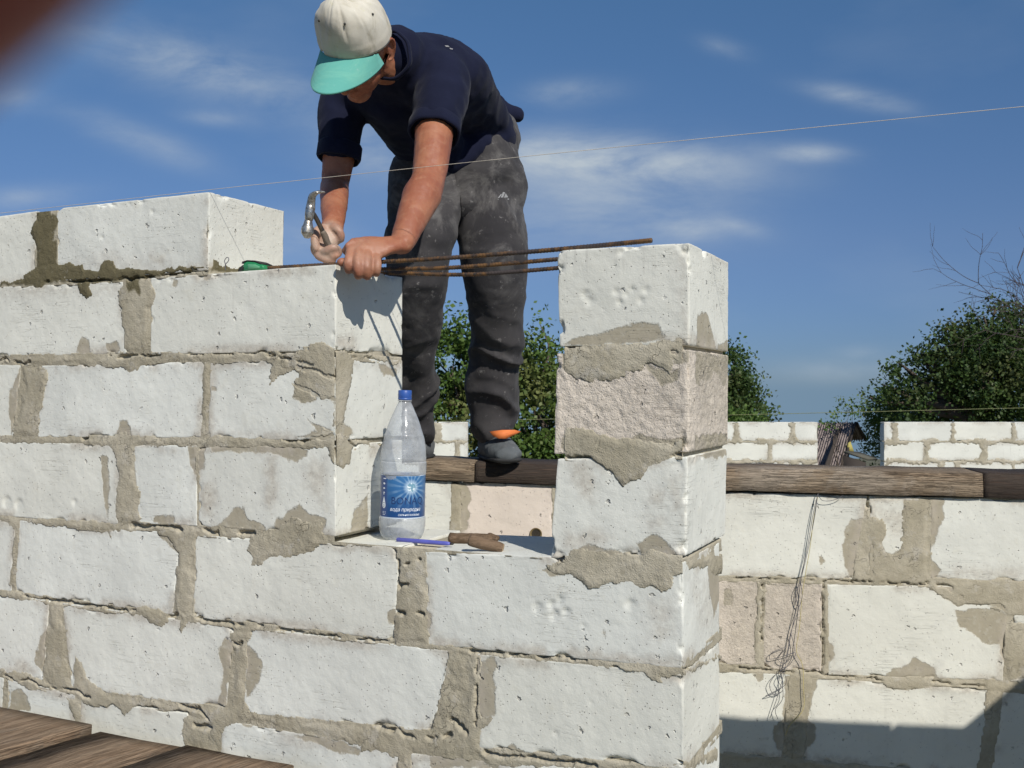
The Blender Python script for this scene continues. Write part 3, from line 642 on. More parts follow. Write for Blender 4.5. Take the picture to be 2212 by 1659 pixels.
SE.add('dirt', 'C', [(1790,860),(1890,860),(1900,930),(1780,920)], .8, .03)
ST.add('wet', 'C', [(1130,455),(1160,450),(1180,480),(1250,490),(1290,485),(1290,505),(1130,505)])
SP.add('thick', 'G', [(835,570),(900,600),(940,640),(950,580),(1010,560),(1025,640),(1010,740),(985,830),(960,780),(940,740),(900,790),(870,780),(850,820),(830,760)])
SP.add('thick', 'G', [(830,1040),(900,1020),(1000,1020),(1000,1160),(900,1170),(830,1150)]); SP.add('wash', 'G', [(850,440),(890,440),(930,560),(940,640),(840,600)])
SP.add('thick', 'F', [(1720,548),(1940,520),(1945,560),(1930,620),(1880,640),(1850,590),(1760,600)]); SP.add('wash', 'F', [(1850,600),(1940,560),(1935,700),(1900,800),(1880,860),(1860,720)])
SP.add('thick', 'F', [(1715,1130),(1920,1040),(1925,1065),(1720,1170)]); SP.add('thick', 'F', [(1700,1640),(1900,1560),(1900,1620),(1700,1659)])
SP.add('dirt', 'G', [(840,700),(1000,700),(1010,1000),(850,1000)], .6, .04); SP.add('dirt', 'F', [(1740,640),(1930,600),(1920,900),(1800,980)], .35, .04)
SP.add('crack', 'F', [(1715,1135),(1820,1090),(1920,1045)], .6)
for s_ in (SE, SP, ST): s_.finish()

WALL = empty('front_block_wall', FRONT.xyz(.9, -2.6), 'near wall of white aerated blocks with an unfinished opening and a narrow pillar', 'block wall')
def ext_front(U, V):
    top = np.where(U > 1.2378, .506, np.where(U > .8446, .296, np.where(U > .258, -.356, .296)))
    return (V < top) & (U > -.001)
for i, b in enumerate(FB):
    q = FRONT.uv(b[0], b[1:5]); det = ['front']; su = {'front': SF}
    if 'e' in b[5]:
        snap = S_OPEN if q[1][0] > .5 else 0.0
        q[1][0] = q[2][0] = snap
    if 'e' in b[5]: det.append('right'); su['right'] = (SE if q[1][0] > .5 else SP)
    if b[5] == 'T': det.append('top')
    if b[5] == 'T' and i == 1: det.append('right'); su['right'] = ST
    if 'A' in b[5] or 'top' in b[5]: det.append('top')
    make_block(q, FRONT, .30, WALL, su, detail=det, seed=i, name='block')
for i, b in enumerate(PB):
    q = FRONT.uv(b[0], b[1:5])
    lb = None
    make_block(q, FRONT, .335 - (.0 if i else .0), WALL, {'front': SF, 'right': SP}, detail=['front', 'right', 'top', 'left'], seed=40 + i, name='block', mat=M_BLOCK2 if b[6] else None, rough=b[6], chip=1.6)
SF.mortar(WALL, ext=ext_front)
SE.mortar(WALL, ext=lambda U, V: (U < .295) & (V < .296) & (V > -.338)); SP.mortar(WALL, ext=lambda U, V: (U < .325) & (V < .296)); ST.mortar(WALL, ext=lambda U, V: (U < .295) & (V > .296) & (V < .5))
for (u0, u1, v0, v1) in ((1.245, 2.4, -.35, .49), (.852, 1.245, -.35, .285), (.008, 2.4, -1.25, -.365), (.008, .258, -.365, .285)):
    bump_core(WALL, FRONT, u0, u1, v0, v1, .30)
# plainer blocks below the picture and farther left
def coarse_wall(parent, plane, u0, u1, v0, v1, T=.30, L=.60, H=.20, j=.012, seed=0, top=None, skip=None):
    rnd = random.Random(seed); v = v1; r = 0; base = {}
    bump_core(parent, plane, u0 + .01, u1 - .01, v0, v1 - .01, T, .008)
    while v > v0 + .02:
        u = u0 - (L / 2 if r % 2 else 0) + rnd.uniform(-.05, .05)
        while u < u1:
            a, b = max(u, u0), min(u + L, u1)
            if b - a > .06:
                q = [(b, v), (a, v), (a, v - H), (b, v - H)] if plane is FRONT else [(a, v), (b, v), (b, v - H), (a, v - H)]
                make_block(q, plane, T, parent, {}, fine=.05, detail=('front',), seed=rnd.randint(0, 999))
            u += L + j
        v -= H + j; r += 1
coarse_wall(WALL, FRONT, 0.0, 3.6, -2.6, -1.215, seed=3)
coarse_wall(WALL, FRONT, 2.36, 3.6, -1.21, .50, seed=5)

# ------------------------------------------------------------------ inner wall behind the opening and the doorway
YI = math.radians(8)
po = ray(1900, 1000); po = po * (3.25 / po[1])
INNER = Plane([po[0], po[1], 0], [math.cos(YI), -math.sin(YI), 0], [-math.sin(YI), -math.cos(YI), 0])
SI = Surf(INNER, (-1.70, .78), (-1.32, -.26), .0045, seed=51)
IB = [('H', (-80, 535), (664, 552), (604, 893), (-80, 876), 0), ('H', (672, 552), (884, 558), (885, 902), (670, 896), 0), ('H', (925, 560), (1560, 572), (1560, 912), (918, 890), 0),
      ('H', (-80, 892), (226, 902), (222, 1240), (-80, 1235), 1), ('H', (245, 906), (482, 910), (478, 1268), (240, 1256), 1), ('H', (500, 912), (1240, 925), (1216, 1305), (505, 1280), 0), ('H', (1262, 930), (1760, 950), (1760, 1335), (1240, 1312), 0),
      ('H', (-80, 1262), (352, 1278), (318, 1620), (-80, 1592), 0), ('H', (440, 1292), (1196, 1338), (1136, 1690), (400, 1628), 0), ('H', (1215, 1350), (1800, 1385), (1800, 1760), (1165, 1700), 0),
      ('E', (-300, 838), (826, 880), (818, 1440), (-300, 1400), 0), ('E', (908, 882), (1740, 912), (1735, 1482), (902, 1452), 2)]
for b in IB: SI.add('block', b[0], b[1:5])
for fr, p in [('H', [(655,560),(670,600),(665,635),(720,640),(748,690),(725,740),(735,775),(770,785),(800,765),(805,690),(800,560),(905,565),(912,900),(905,920),(600,905),(680,880),(690,800),(660,640)]),
              ('H', [(90,872),(260,885),(600,895),(905,905),(1010,900),(1200,885),(1320,905),(1320,1050),(1200,1030),(1150,1000),(1060,1000),(1030,1005),(960,970),(905,925),(600,908),(380,895),(90,890)]),
              ('H', [(212,900),(250,905),(245,1100),(235,1240),(205,1240)]), ('H', [(481,905),(502,905),(505,1275),(478,1270)]), ('H', [(1250,1080),(1320,1060),(1320,1300),(1240,1300),(1215,1200)]),
              ('H', [(80,1240),(480,1270),(720,1290),(850,1285),(950,1300),(1320,1325),(1320,1348),(1200,1350),(1000,1322),(830,1345),(740,1335),(720,1305),(500,1284),(80,1260)]),
              ('H', [(360,1275),(440,1290),(425,1380),(400,1460),(410,1540),(400,1610),(380,1625),(330,1600),(330,1500),(350,1420),(345,1350)]), ('H', [(1150,1340),(1215,1350),(1200,1520),(1160,1640),(1110,1700),(1130,1500)]),
              ('H', [(80,1590),(400,1628),(760,1655),(1140,1690),(1140,1720),(80,1620)]),
              ('E', [(820,880),(910,884),(905,1000),(915,1320),(820,1335),(815,1200),(830,1050),(812,960)])]: SI.add('thick', fr, p)
for fr, p in [('H', [(655,640),(600,650),(572,690),(560,780),(570,830),(600,905),(700,905),(690,640)]), ('H', [(745,690),(725,740),(735,775),(770,785),(800,765),(850,800),(860,900),(690,900),(690,680)]), ('H', [(900,562),(975,562),(975,640),(940,720),(915,800),(960,850),(945,905),(900,905)]),
              ('H', [(1015,1015),(1190,1010),(1245,1050),(1240,1110),(1190,1160),(1130,1150),(1090,1110),(1040,1080)]), ('H', [(500,1150),(530,1160),(530,1200),(505,1250)]), ('H', [(720,1295),(760,1260),(830,1240),(850,1215),(890,1225),(940,1255),(950,1300),(930,1330),(830,1345),(740,1338)]),
              ('H', [(190,1262),(245,1262),(240,1300),(210,1308)]), ('H', [(330,1280),(475,1285),(440,1380),(420,1460),(455,1490),(455,1540),(415,1590),(380,1615),(310,1590),(280,1540),(280,1480),(320,1460),(330,1350)]),
              ('H', [(1205,1100),(1260,1060),(1260,1300),(1230,1290),(1205,1200)]), ('H', [(80,930),(110,930),(115,990),(85,1000)]), ('H', [(468,800),(480,800),(495,820),(490,830),(470,835)]),
              ('E', [(900,884),(942,886),(962,930),(988,960),(992,1030),(960,1110),(988,1200),(960,1320),(900,1330)])]: SI.add('wash', fr, p)
for fr, p, w in [('H', [(905,905),(940,960),(1030,1005)], 1.3), ('H', [(920,905),(985,920),(1045,962)], 1.5), ('H', [(1060,997),(1190,1000),(1290,1050)], .9), ('H', [(600,893),(605,860)], .9), ('H', [(665,560),(663,620)], 1.3), ('H', [(90,882),(380,890),(900,912)], .8),
                 ('H', [(90,1245),(230,1260),(480,1272)], 1.0), ('H', [(500,1280),(720,1298)], .9), ('H', [(930,1310),(1200,1330)], .7), ('H', [(240,905),(232,1160)], .9), ('H', [(480,910),(481,1268)], 1.1)]: SI.add('crack', fr, p, w)
for fr, p, w in [('H', [(90,900),(480,910),(480,1260),(90,1240)], .5), ('H', [(800,1240),(950,1240),(950,1280),(800,1280)], .5), ('H', [(1000,840),(1301,840),(1301,900),(1000,900)], .5), ('H', [(680,600),(860,600),(860,720),(760,720)], .5)]: SI.add('dirt', fr, p, w, .03)
SI.finish()
INW = empty('inner_block_wall', INNER.xyz(-.4, -2.6), 'inner partition wall of large white blocks behind the opening and doorway', 'block wall')
M_BLOCK3 = block_material('aerated_block_pinkish', base=(.70, .62, .54))
for i, b in enumerate(IB):
    make_block(INNER.uv(b[0], b[1:5]), INNER, .20, INW, {'front': SI}, seed=60 + i, mat=(None, M_BLOCK2, M_BLOCK3)[b[5]], fine=.006, rough=(0, .5, 0)[b[5]], label=(None, None, 'smooth pinkish cream block seen through the opening')[b[5]])
z_top = float(INNER.uv('H', [(600, 548)])[0][1])
SI.mortar(INW, ext=lambda U, V: V < z_top + .01 - .01 * np.sign(U + .8))
uE = INNER.uv('E', [(1740, 900), (-300, 1440), (900, 1482)]); uH = INNER.uv('H', [(-80, 535), (600, 1690), (1560, 572)])
coarse_wall(INW, INNER, uE[0][0] + .012, uH[0][0] - .012, -1.32, z_top, T=.2, H=.26, seed=71)
coarse_wall(INW, INNER, -2.6, uE[1][0] - .012, -1.32, z_top, T=.2, H=.26, seed=72)
coarse_wall(INW, INNER, uE[1][0], uE[0][0], -1.32, uE[2][1] - .012, T=.2, H=.26, seed=73)
coarse_wall(INW, INNER, uH[2][0] + .03, 2.4, -1.32, z_top, T=.2, H=.26, seed=75)
coarse_wall(INW, INNER, -2.6, 2.4, -2.6, -1.335, T=.2, H=.26, seed=74)
bump_core(INW, INNER, -1.3, .5, -1.32, z_top - .02, .2)
# round hole low in the pinkish block, with its brown lining
def disc_ring(c, U, V, N, r0, r1, d0, d1, n=28):
    a = np.linspace(0, 2 * math.pi, n, endpoint=False)
    P = []
    for r, d in ((r0, d0), (r1, d1)): P.append(c + r * (np.cos(a)[:, None] * U + np.sin(a)[:, None] * V) + d * N)
    i = np.arange(n); j = (i + 1) % n
    return np.concatenate(P), np.stack([i, j, j + n, i + n], -1)
def merge(parts):
    V, Fs, o = [], [], 0
    for v, f in parts: V.append(np.asarray(v)); Fs.append(np.asarray(f) + o); o += len(v)
    return np.concatenate(V), Fs
M_BORE_SHADE = simple_mat('bore_shade', (.035, .028, .018), .9, bump=.3); M_OCHRE = simple_mat('ochre_lining', (.22, .16, .07), .8)
hc = INNER.uv('E', [(1587, 1352)])[0]; hc = INNER.xyz(hc[0], hc[1], 0)
Zv = np.array([0, 0, 1.0])
v, f = merge([disc_ring(hc, INNER.U, Zv, INNER.N, .0215, .0205, .004, .007), disc_ring(hc, INNER.U, Zv, INNER.N, .0205, .0175, .007, .0055), disc_ring(hc, INNER.U, Zv, INNER.N, .0175, .015, .0055, .0028)])
o = npmesh('pipe_sleeve', v, f, M_OCHRE, INW); o['label'] = 'round dark pipe end low in the pinkish block'
v, f = disc_ring(hc, INNER.U, Zv, INNER.N, .0155, .0005, .003, .0025); npmesh('bore_shade_disc', v, f, M_BORE_SHADE, o)  # flat dark disc, the shade inside the hole put into its colour

# unseen wall added out of the picture to throw a shadow on the inner wall
def cast_back(px, py, off):
    r = ray(px, py); p = r * (np.dot(INNER.O, INNER.N) / np.dot(r, INNER.N))
    k_ = off / -np.dot(SUN, INNER.N); return p - SUN * k_
OFF = 1.35
ca_, cb_, cc_, cd_ = [cast_back(x, y, OFF) for x, y in ((1540, 1545), (2065, 1585), (2212, 1466), (2330, 1362))]
SIDE = Plane(INNER.O + INNER.N * (OFF + .2), INNER.U, INNER.N)
SHADOW_WALL = empty('added_shadow_wall', SIDE.xyz(.5, -2.6, -.1), 'unseen low block wall added outside the picture to shade the inner wall', 'block wall')
us = [float(np.dot(c - SIDE.O, SIDE.U)) for c in (ca_, cb_, cc_, cd_)]
coarse_wall(SHADOW_WALL, SIDE, us[0], us[1] + 1.4, -2.6, ca_[2], T=.2, seed=8)
WALL3 = None
# ------------------------------------------------------------------ generic solids
def hull_box(name, c8, mat, parent=None, sub=0, bev=.004, noise_amp=0.0, seed=0, nseg=40):
    """c8: 8 corners (front-left-bottom, fr-b, fr-t, fl-t, back same). subdivided along the first axis with noise."""
    c8 = np.array(c8, float)
    a = np.linspace(0, 1, nseg + 1)
    prof = [(0, 0), (0, .03), (0, .5), (0, .97), (0, 1), (.012, 1), (.5, 1), (.988, 1), (1, 1), (1, .97), (1, .5), (1, .03), (1, 0), (.988, 0), (.5, 0), (.012, 0)]
    P = np.zeros((len(a), len(prof), 3))
    for j, (d, h) in enumerate(prof):
        rnd = 0.0
        def lerp(i0, i1): return c8[i0][None] * (1 - a[:, None]) + c8[i1][None] * a[:, None]
        F0 = lerp(0, 1) * (1 - h) + lerp(3, 2) * h; B0 = lerp(4, 5) * (1 - h) + lerp(7, 6) * h
        p = F0 * (1 - d) + B0 * d
        if (d in (0, 1)) and (h in (0, 1)):
            ctr = (F0 + B0) / 2; cc = (lerp(0, 1) + lerp(4, 5) + lerp(3, 2) + lerp(7, 6)) / 4
            p = p + (cc - p) / (np.linalg.norm(cc - p, axis=1)[:, None] + 1e-9) * bev
        P[:, j] = p
    if noise_amp:
        for kx in range(3):
            P[..., kx] += noise_amp * fbm(P[..., 0] * 9, P[..., 1] * 9, P[..., 2] * 30, seed + kx, 3)
    n = len(prof); V = P.reshape(-1, 3)
    i = np.arange(len(a) - 1)[:, None] * n; j = np.arange(n)[None]; j2 = (j + 1) % n
    Fc = np.stack([i + j, i + j2, i + n + j2, i + n + j], -1).reshape(-1, 4)
    caps0 = np.arange(n)[::-1]; capsL = np.arange(n) + (len(a) - 1) * n
    me = npmesh(name, V, [Fc, caps0[None], capsL[None]], mat, parent, smooth=False)
    return me
def tube(pts, rad, n=8, caps=True):
    pts = np.array(pts, float); m = len(pts); rad = np.broadcast_to(np.asarray(rad, float), (m,))
    T = np.gradient(pts, axis=0); T /= np.linalg.norm(T, axis=1)[:, None] + 1e-12
    up = np.array([0, 0, 1.0]) if abs(T[0][2]) < .9 else np.array([1.0, 0, 0])
    A = np.zeros_like(pts); a = np.cross(T[0], up); a /= np.linalg.norm(a); A[0] = a
    for i in range(1, m):
        a = A[i - 1] - T[i] * np.dot(A[i - 1], T[i]); A[i] = a / (np.linalg.norm(a) + 1e-12)
    B = np.cross(T, A)
    t = np.linspace(0, 2 * math.pi, n, endpoint=False)
    V = (pts[:, None] + rad[:, None, None] * (np.cos(t)[None, :, None] * A[:, None] + np.sin(t)[None, :, None] * B[:, None])).reshape(-1, 3)
    i = np.arange(m - 1)[:, None] * n; j = np.arange(n)[None]; j2 = (j + 1) % n
    Fs = [np.stack([i + j, i + j2, i + n + j2, i + n + j], -1).reshape(-1, 4)]
    if caps: Fs += [np.arange(n)[::-1][None], (np.arange(n) + (m - 1) * n)[None]]
    return V, Fs
def mergeF(parts):
    V, Fs, o = [], [], 0
    for v, fs in parts:
        V.append(np.asarray(v)); Fs += [np.asarray(f) + o for f in (fs if isinstance(fs, list) else [fs])]; o += len(v)
    return np.concatenate(V), Fs
def smooth_path(pts, n=60):
    pts = np.array(pts, float); m = len(pts)
    t = np.linspace(0, m - 1, n); out = []
    for x in t:
        i = min(int(x), m - 2); f = x - i
        p0, p1, p2, p3 = pts[max(i - 1, 0)], pts[i], pts[i + 1], pts[min(i + 2, m - 1)]
        out.append(.5 * ((2 * p1) + (-p0 + p2) * f + (2 * p0 - 5 * p1 + 4 * p2 - p3) * f * f + (-p0 + 3 * p1 - 3 * p2 + p3) * f ** 3))
    return np.array(out)

# ------------------------------------------------------------------ planks along the inner wall
M_PLANK = wood_material('old_plank', (.34, .265, .185), (.24, .175, .115), (.12, .082, .052), stain=(.40, .34, .27), bump=1.0)
M_PLANK_SHADE = wood_material('shaded_plank', (.072, .055, .042), (.045, .034, .028), (.10, .06, .04))  # shadowed stretches of the beam: the shade is put into the wood colour
M_PLANK_FLOOR = wood_material('scaffold_board', (.31, .225, .15), (.22, .15, .095), (.12, .08, .052), along='X', stain=(.24, .19, .14), bump=1.0)
def inner_plank(px0, px1, ytl, ytr, ybl, ybr, mat, label, seed, dz=0.0, deep=.24, cat='plank'):
    pl = Plane(INNER.O + INNER.N * .016, INNER.U, INNER.N)
    q = []
    for x, y in ((px0, ybl), (px1, ybr), (px1, ytr), (px0, ytl)):
        r = ray(x, y); q.append(r * (np.dot(pl.O, pl.N) / np.dot(r, pl.N)))
    q = np.array(q); back = q - INNER.N * deep
    # keep the back level with the front
    c = np.concatenate([q, back])
    o = hull_box('scaffold_plank', c, mat, None, bev=.0025, noise_amp=.0030, seed=seed)
    # origin and rotation along the board so that the grain runs with it
    orient_mesh(o, q[0], q[1] - q[0])
    tag(o, label, cat, 'planks laid along the top of the inner wall')
    return o
def orient_mesh(o, org, xdir):
    x = Vector(xdir).normalized(); y = Vector((0, 0, 1)).cross(x).normalized(); z = x.cross(y)
    R = Matrix((x, y, z)).transposed().to_4x4(); M = Matrix.Translation(Vector(org)) @ R
    o.data.transform(M.inverted()); o.matrix_world = M
inner_plank(905, 1024, 994, 998, 1036, 1041, M_PLANK, 'short weathered brown plank end behind the bottle, on the inner wall', 1)
inner_plank(1026, 1392, 998, 1010, 1041, 1056, M_PLANK_SHADE, 'shadowed stretch of plank under the boot in the wall opening, shade put into its colour', 2)
inner_plank(1394, 2124, 1008, 1022, 1054, 1075, M_PLANK, 'long weathered brown plank on the inner wall right of the pillar', 3)
inner_plank(2127, 2560, 1023, 1030, 1076, 1086, M_PLANK_SHADE, 'shadowed stretch of plank at the right edge of the picture on the inner wall, shade put into its colour', 4)

# scaffold deck under the camera, bottom left
ZD = -.885
def on_z(px, py, z):
    r = ray(px, py); return r * (z / r[2])
e0 = on_z(0, 1535, ZD); e1 = on_z(645, 1659, ZD); ed = (e1 - e0) / np.linalg.norm(e1 - e0)
jd = on_z(0, 1637, ZD) - on_z(210, 1577, ZD); jd /= np.linalg.norm(jd)
def edge_at(px):
    # point of the edge line seen at px
    k = (px - 1106) / F
    t = (k * e0[1] - e0[0]) / (ed[0] - k * ed[1]); return e0 + ed * t
xs = [-420, -190, 208, 404, 640, 900]
for i in range(len(xs) - 1):
    a_ = edge_at(xs[i] + (0, 3, 9, 3, 3)[i]) + jd * (0.0, 0, .0, .004, .01)[i]; b_ = edge_at(xs[i + 1] - (3, 8, 3, 3, 3)[i])
    up = (.0, .010, -.004, .004, -.002)[i]
    dz = np.array([0, 0, up]); th = np.array([0, 0, -.045]); Lg = jd * 2.0
    c = [a_ + dz + th, a_ + dz + Lg + th, a_ + dz + Lg, a_ + dz, b_ + dz + th, b_ + dz + Lg + th, b_ + dz + Lg, b_ + dz]
    o = hull_box('scaffold_board', c, M_PLANK_FLOOR, None, bev=.004, noise_amp=.003, seed=20 + i)
    orient_mesh(o, a_, jd)
    tag(o, ('brown scaffold board farthest left, mostly outside the picture', 'wide brown board in the bottom left corner, beside the dark gap', 'brown scaffold board right of the dark gap at the foot of the wall',
            'narrow brown board, second right of the dark gap below the wall', 'brown scaffold board farthest right, below the picture edge')[i], 'board', 'boards of the scaffold deck at the lower left')

# unseen panel added to cast the slanted shadow edge, shaped back from it
q0, q1 = cb_ - INNER.N * .0, cd_; dv_ = (q1 - q0) / np.linalg.norm(q1 - q0); q0 = q0 - dv_ * .05; q1 = q1 + dv_ * .7
dn_ = np.array([0, 0, -1.0]); tn_ = INNER.N * .03
o = hull_box('added_shadow_panel', [q0 + tn_ + dn_ * .9, q1 + tn_ + dn_ * .9, q1 + tn_, q0 + tn_, q0 + dn_ * .9, q1 + dn_ * .9, q1, q0], M_PLANK, None)
tag(o, 'unseen slanted wooden panel added outside the picture to shade the inner wall', 'panel')

# ------------------------------------------------------------------ far outer wall with its window gaps
FAR = Plane([0, 10.6, 0], [1, 0, 0], [0, -1, 0])
SW = Surf(FAR, (-1.6, 5.6), (-1.25, -.30), .011, seed=81, warp=3.2)
FW = empty('far_block_wall', (1.5, 10.6, -2.6), 'distant white block wall with two gaps, in front of the trees', 'block wall')
def pxu(x): return ray(x, 900)[0] / ray(x, 900)[1] * 10.6
def jx(fr, xs_): return [pxu(cpx(fr, x, 0)[0]) for x in xs_]
zt = PT(1700, 912, 10.6)[2]
S1 = (pxu(560), pxu(1012)); S2 = (pxu(1330), pxu(1768)); S3 = (pxu(1908), pxu(2420))
rows = [(S1, [jx('J', [350]), [pxu(902), pxu(985)], [pxu(950)]]), (S2, [jx('R', [95, 420]), jx('R', [-40, 280]), jx('R', [120, 350, 500])]), (S3, [jx('R', [1000, 1340, 1690, 2040]), jx('R', [1190, 1520, 1860]), jx('R', [1270, 1370, 1690, 2030])])]
rnd = random.Random(5); fi = 0; far_blocks = []
for (seg, rr) in rows:
    for r in range(5):
        v1 = zt - r * .212; v0 = v1 - .20
        js = rr[r] if r < 3 else [seg[0] + .3 + .61 * k for k in range(20) if seg[0] + .3 + .61 * k < seg[1] - .1]
        ed_ = [seg[0]] + sorted([j for j in js if seg[0] + .05 < j < seg[1] - .03]) + [seg[1]]
        x = seg[0] - .0
        if seg is S1 and r < 3: ed_ = [seg[0], seg[0] + .6, seg[0] + 1.2] + [e for e in ed_[1:] if e > seg[0] + 1.25]
        for a_, b_ in zip(ed_[:-1], ed_[1:]):
            q = [(a_ + .008, v1), (b_ - .008, v1), (b_ - .008, v0), (a_ + .008, v0)]; far_blocks.append(q)
            SW.add_uv('block', np.array(q))
            if b_ < seg[1] - .02:   # upright joint with its smear
                w1, w2 = rnd.uniform(.02, .06), rnd.uniform(.02, .06)
                SW.add_uv('thick', np.array([(b_ - w1, v1 + .004), (b_ + w2, v1), (b_ + w2 * rnd.uniform(.4, 1.2), (v0 + v1) / 2), (b_ + w2 * 1.1, v0 - .01), (b_ - w1 * 1.2, v0 - .01), (b_ - w1 * rnd.uniform(.3, 1.2), (v0 + v1) / 2)]))
        # bed joint
        if r < 4:
            pts_t, pts_b = [], []
            xx = seg[0]
            while xx < seg[1]:
                pts_t.append((xx, v0 + rnd.choice([.0, .004, .012, .03]))); pts_b.append((xx, v0 - .012 - rnd.choice([0, .006, .02, .035]))); xx += rnd.uniform(.04, .12)
            pts_t.append((seg[1], v0 + .01)); pts_b.append((seg[1], v0 - .02))
            SW.add_uv('thick', np.array(pts_t + pts_b[::-1]))
SW.finish()
for i, q in enumerate(far_blocks):
    make_block(q, FAR, .12, FW, {'front': SW}, fine=.05, seed=200 + i, chip=1.5)
SW.mortar(FW, ext=lambda U, V: (V < zt - .004) & (((U > S1[0]) & (U < S1[1] - .004)) | ((U > S2[0]) & (U < S2[1] - .004)) | ((U > S3[0] + .004) & (U < S3[1]))), relief=3.0)
for s_ in (S1, S2, S3):
    bump_core(FW, FAR, s_[0] + .01, s_[1] - .01, -1.36, zt - .01, .12)
    coarse_wall(FW, FAR, s_[0], s_[1], -2.6, -1.39, seed=91)

# ------------------------------------------------------------------ ground
mg, nt, b = mat_new('ground_soil'); k = NT(nt)
P = k.n('ShaderNodeNewGeometry').outputs['Position']
col = k.mix(k.mapr(k.noise(P, .35, 6, .6), .42, .6), (.13, .105, .07), (.065, .10, .03)); col = k.mix(k.mapr(k.noise(P, 8, 5, .7), .4, .7), col, (.18, .15, .10))
k.l(col, b.inputs['Base Color']); b.inputs['Roughness'].default_value = .95
k.l(k.bump(k.noise(P, 6, 8, .7), .8, .08), b.inputs['Normal'])
g = np.concatenate([-np.geomspace(900, 1, 22), np.geomspace(1, 900, 22)]); GX, GY = np.meshgrid(g, g, indexing='ij')
Vg = np.stack([GX, GY, -2.62 + .10 * fbm(GX * .15, GY * .15, 0, 3) * (np.hypot(GX, GY) > 16) - .062 * np.maximum(np.hypot(GX, GY) - 14, 0)], -1)
tag(npmesh('ground', Vg.reshape(-1, 3), gridfaces(len(g), len(g)), mg), kind='structure')

# ------------------------------------------------------------------ trees
def leaf_mat(name, c1, c2, c3):
    m, nt, b = mat_new(name); k = NT(nt)
    a = k.attr('tone').outputs['Fac']; P = k.n('ShaderNodeNewGeometry').outputs['Position']
    col = k.mix(a, c1, c2); col = k.mix(k.mapr(k.noise(P, 1.1, 3), .5, .68), col, c3)
    k.l(col, b.inputs['Base Color']); b.inputs['Roughness'].default_value = .55; b.inputs['Specular IOR Level'].default_value = .35
    tr = k.n('ShaderNodeBsdfTranslucent'); k.l(k.mix(.5, col, (.12, .16, .02)), tr.inputs[0])
    mx = k.n('ShaderNodeMixShader'); mx.inputs[0].default_value = .28
    k.l(b.outputs[0], mx.inputs[1]); k.l(tr.outputs[0], mx.inputs[2])
    out = [n for n in nt.nodes if n.type == 'OUTPUT_MATERIAL'][0]; k.l(mx.outputs[0], out.inputs[0])
    return m
M_LEAF = leaf_mat('leaf_green', (.06, .12, .025), (.13, .20, .04), (.17, .19, .06))
M_LEAF_D = leaf_mat('leaf_dark', (.040, .078, .022), (.085, .14, .035), (.10, .115, .04))
M_BARK = simple_mat('bark', (.10, .075, .055), .9, nscale=14, bump=.6, bdist=.01)
M_TWIG = simple_mat('twig', (.075, .055, .055), .9)
def leaves(blobs, n, size, seed, droop=.2, shell=.45):
    rs = np.random.RandomState(seed)
    vol = np.array([b[3] * b[4] * b[5] for b in blobs]) ** .8; pick = rs.choice(len(blobs), n, p=vol / vol.sum())
    B = np.array(blobs)[pick]
    d = rs.normal(size=(n, 3)); d /= np.linalg.norm(d, axis=1)[:, None]
    r = shell + (1.08 - shell) * rs.rand(n) ** .6
    # clustered twigs: sample twig centres and scatter leaves about them
    c = B[:, :3] + d * B[:, 3:6] * r[:, None]
    nt_ = n // 9; tw = c[:nt_]; c = tw[rs.randint(0, nt_, n)] + rs.normal(size=(n, 3)) * size * 1.5
    a = rs.normal(size=(n, 3)); a[:, 2] -= droop; a /= np.linalg.norm(a, axis=1)[:, None]
    s = rs.normal(size=(n, 3)); s[:, 2] += .8; s = np.cross(a, s); s /= np.linalg.norm(s, axis=1)[:, None]
    nn = np.cross(a, s)
    L = size * rs.uniform(.7, 1.35, n)[:, None]; Wd = L * rs.uniform(.28, .42, n)[:, None]
    kp = fbm(c[:, 0] / (size * 7), c[:, 1] / (size * 7), c[:, 2] / (size * 6), seed, 3) > -.36
    c, a, s, nn, L, Wd = c[kp], a[kp], s[kp], nn[kp], L[kp], Wd[kp]; n = len(c)
    V = np.stack([c, c + a * L * .5 + s * Wd + nn * L * .08, c + a * L, c + a * L * .5 - s * Wd + nn * L * .08], 1).reshape(-1, 3)
    Fc = np.arange(n * 4).reshape(-1, 4); tone = np.repeat(np.clip(rs.normal(.5, .28, n), 0, 1), 4)
    return V, Fc, tone
def limb_net(base, targets, r0, seed, wig=.12):
    rnd = random.Random(seed); parts = []
    base = np.array(base, float)
    for t in targets:
        t = np.array(t, float); L = np.linalg.norm(t - base)
        mid = [base + (t - base) * f + np.array([rnd.uniform(-1, 1), rnd.uniform(-1, 1), rnd.uniform(-.3, 1) * (1 - f)]) * L * wig * math.sin(f * 3.14) for f in (0, .2, .4, .6, .8, 1)]
        p = smooth_path(mid, 14); parts.append(tube(p, np.linspace(r0 * .55, r0 * .08, 14), 6))
    return mergeF(parts)
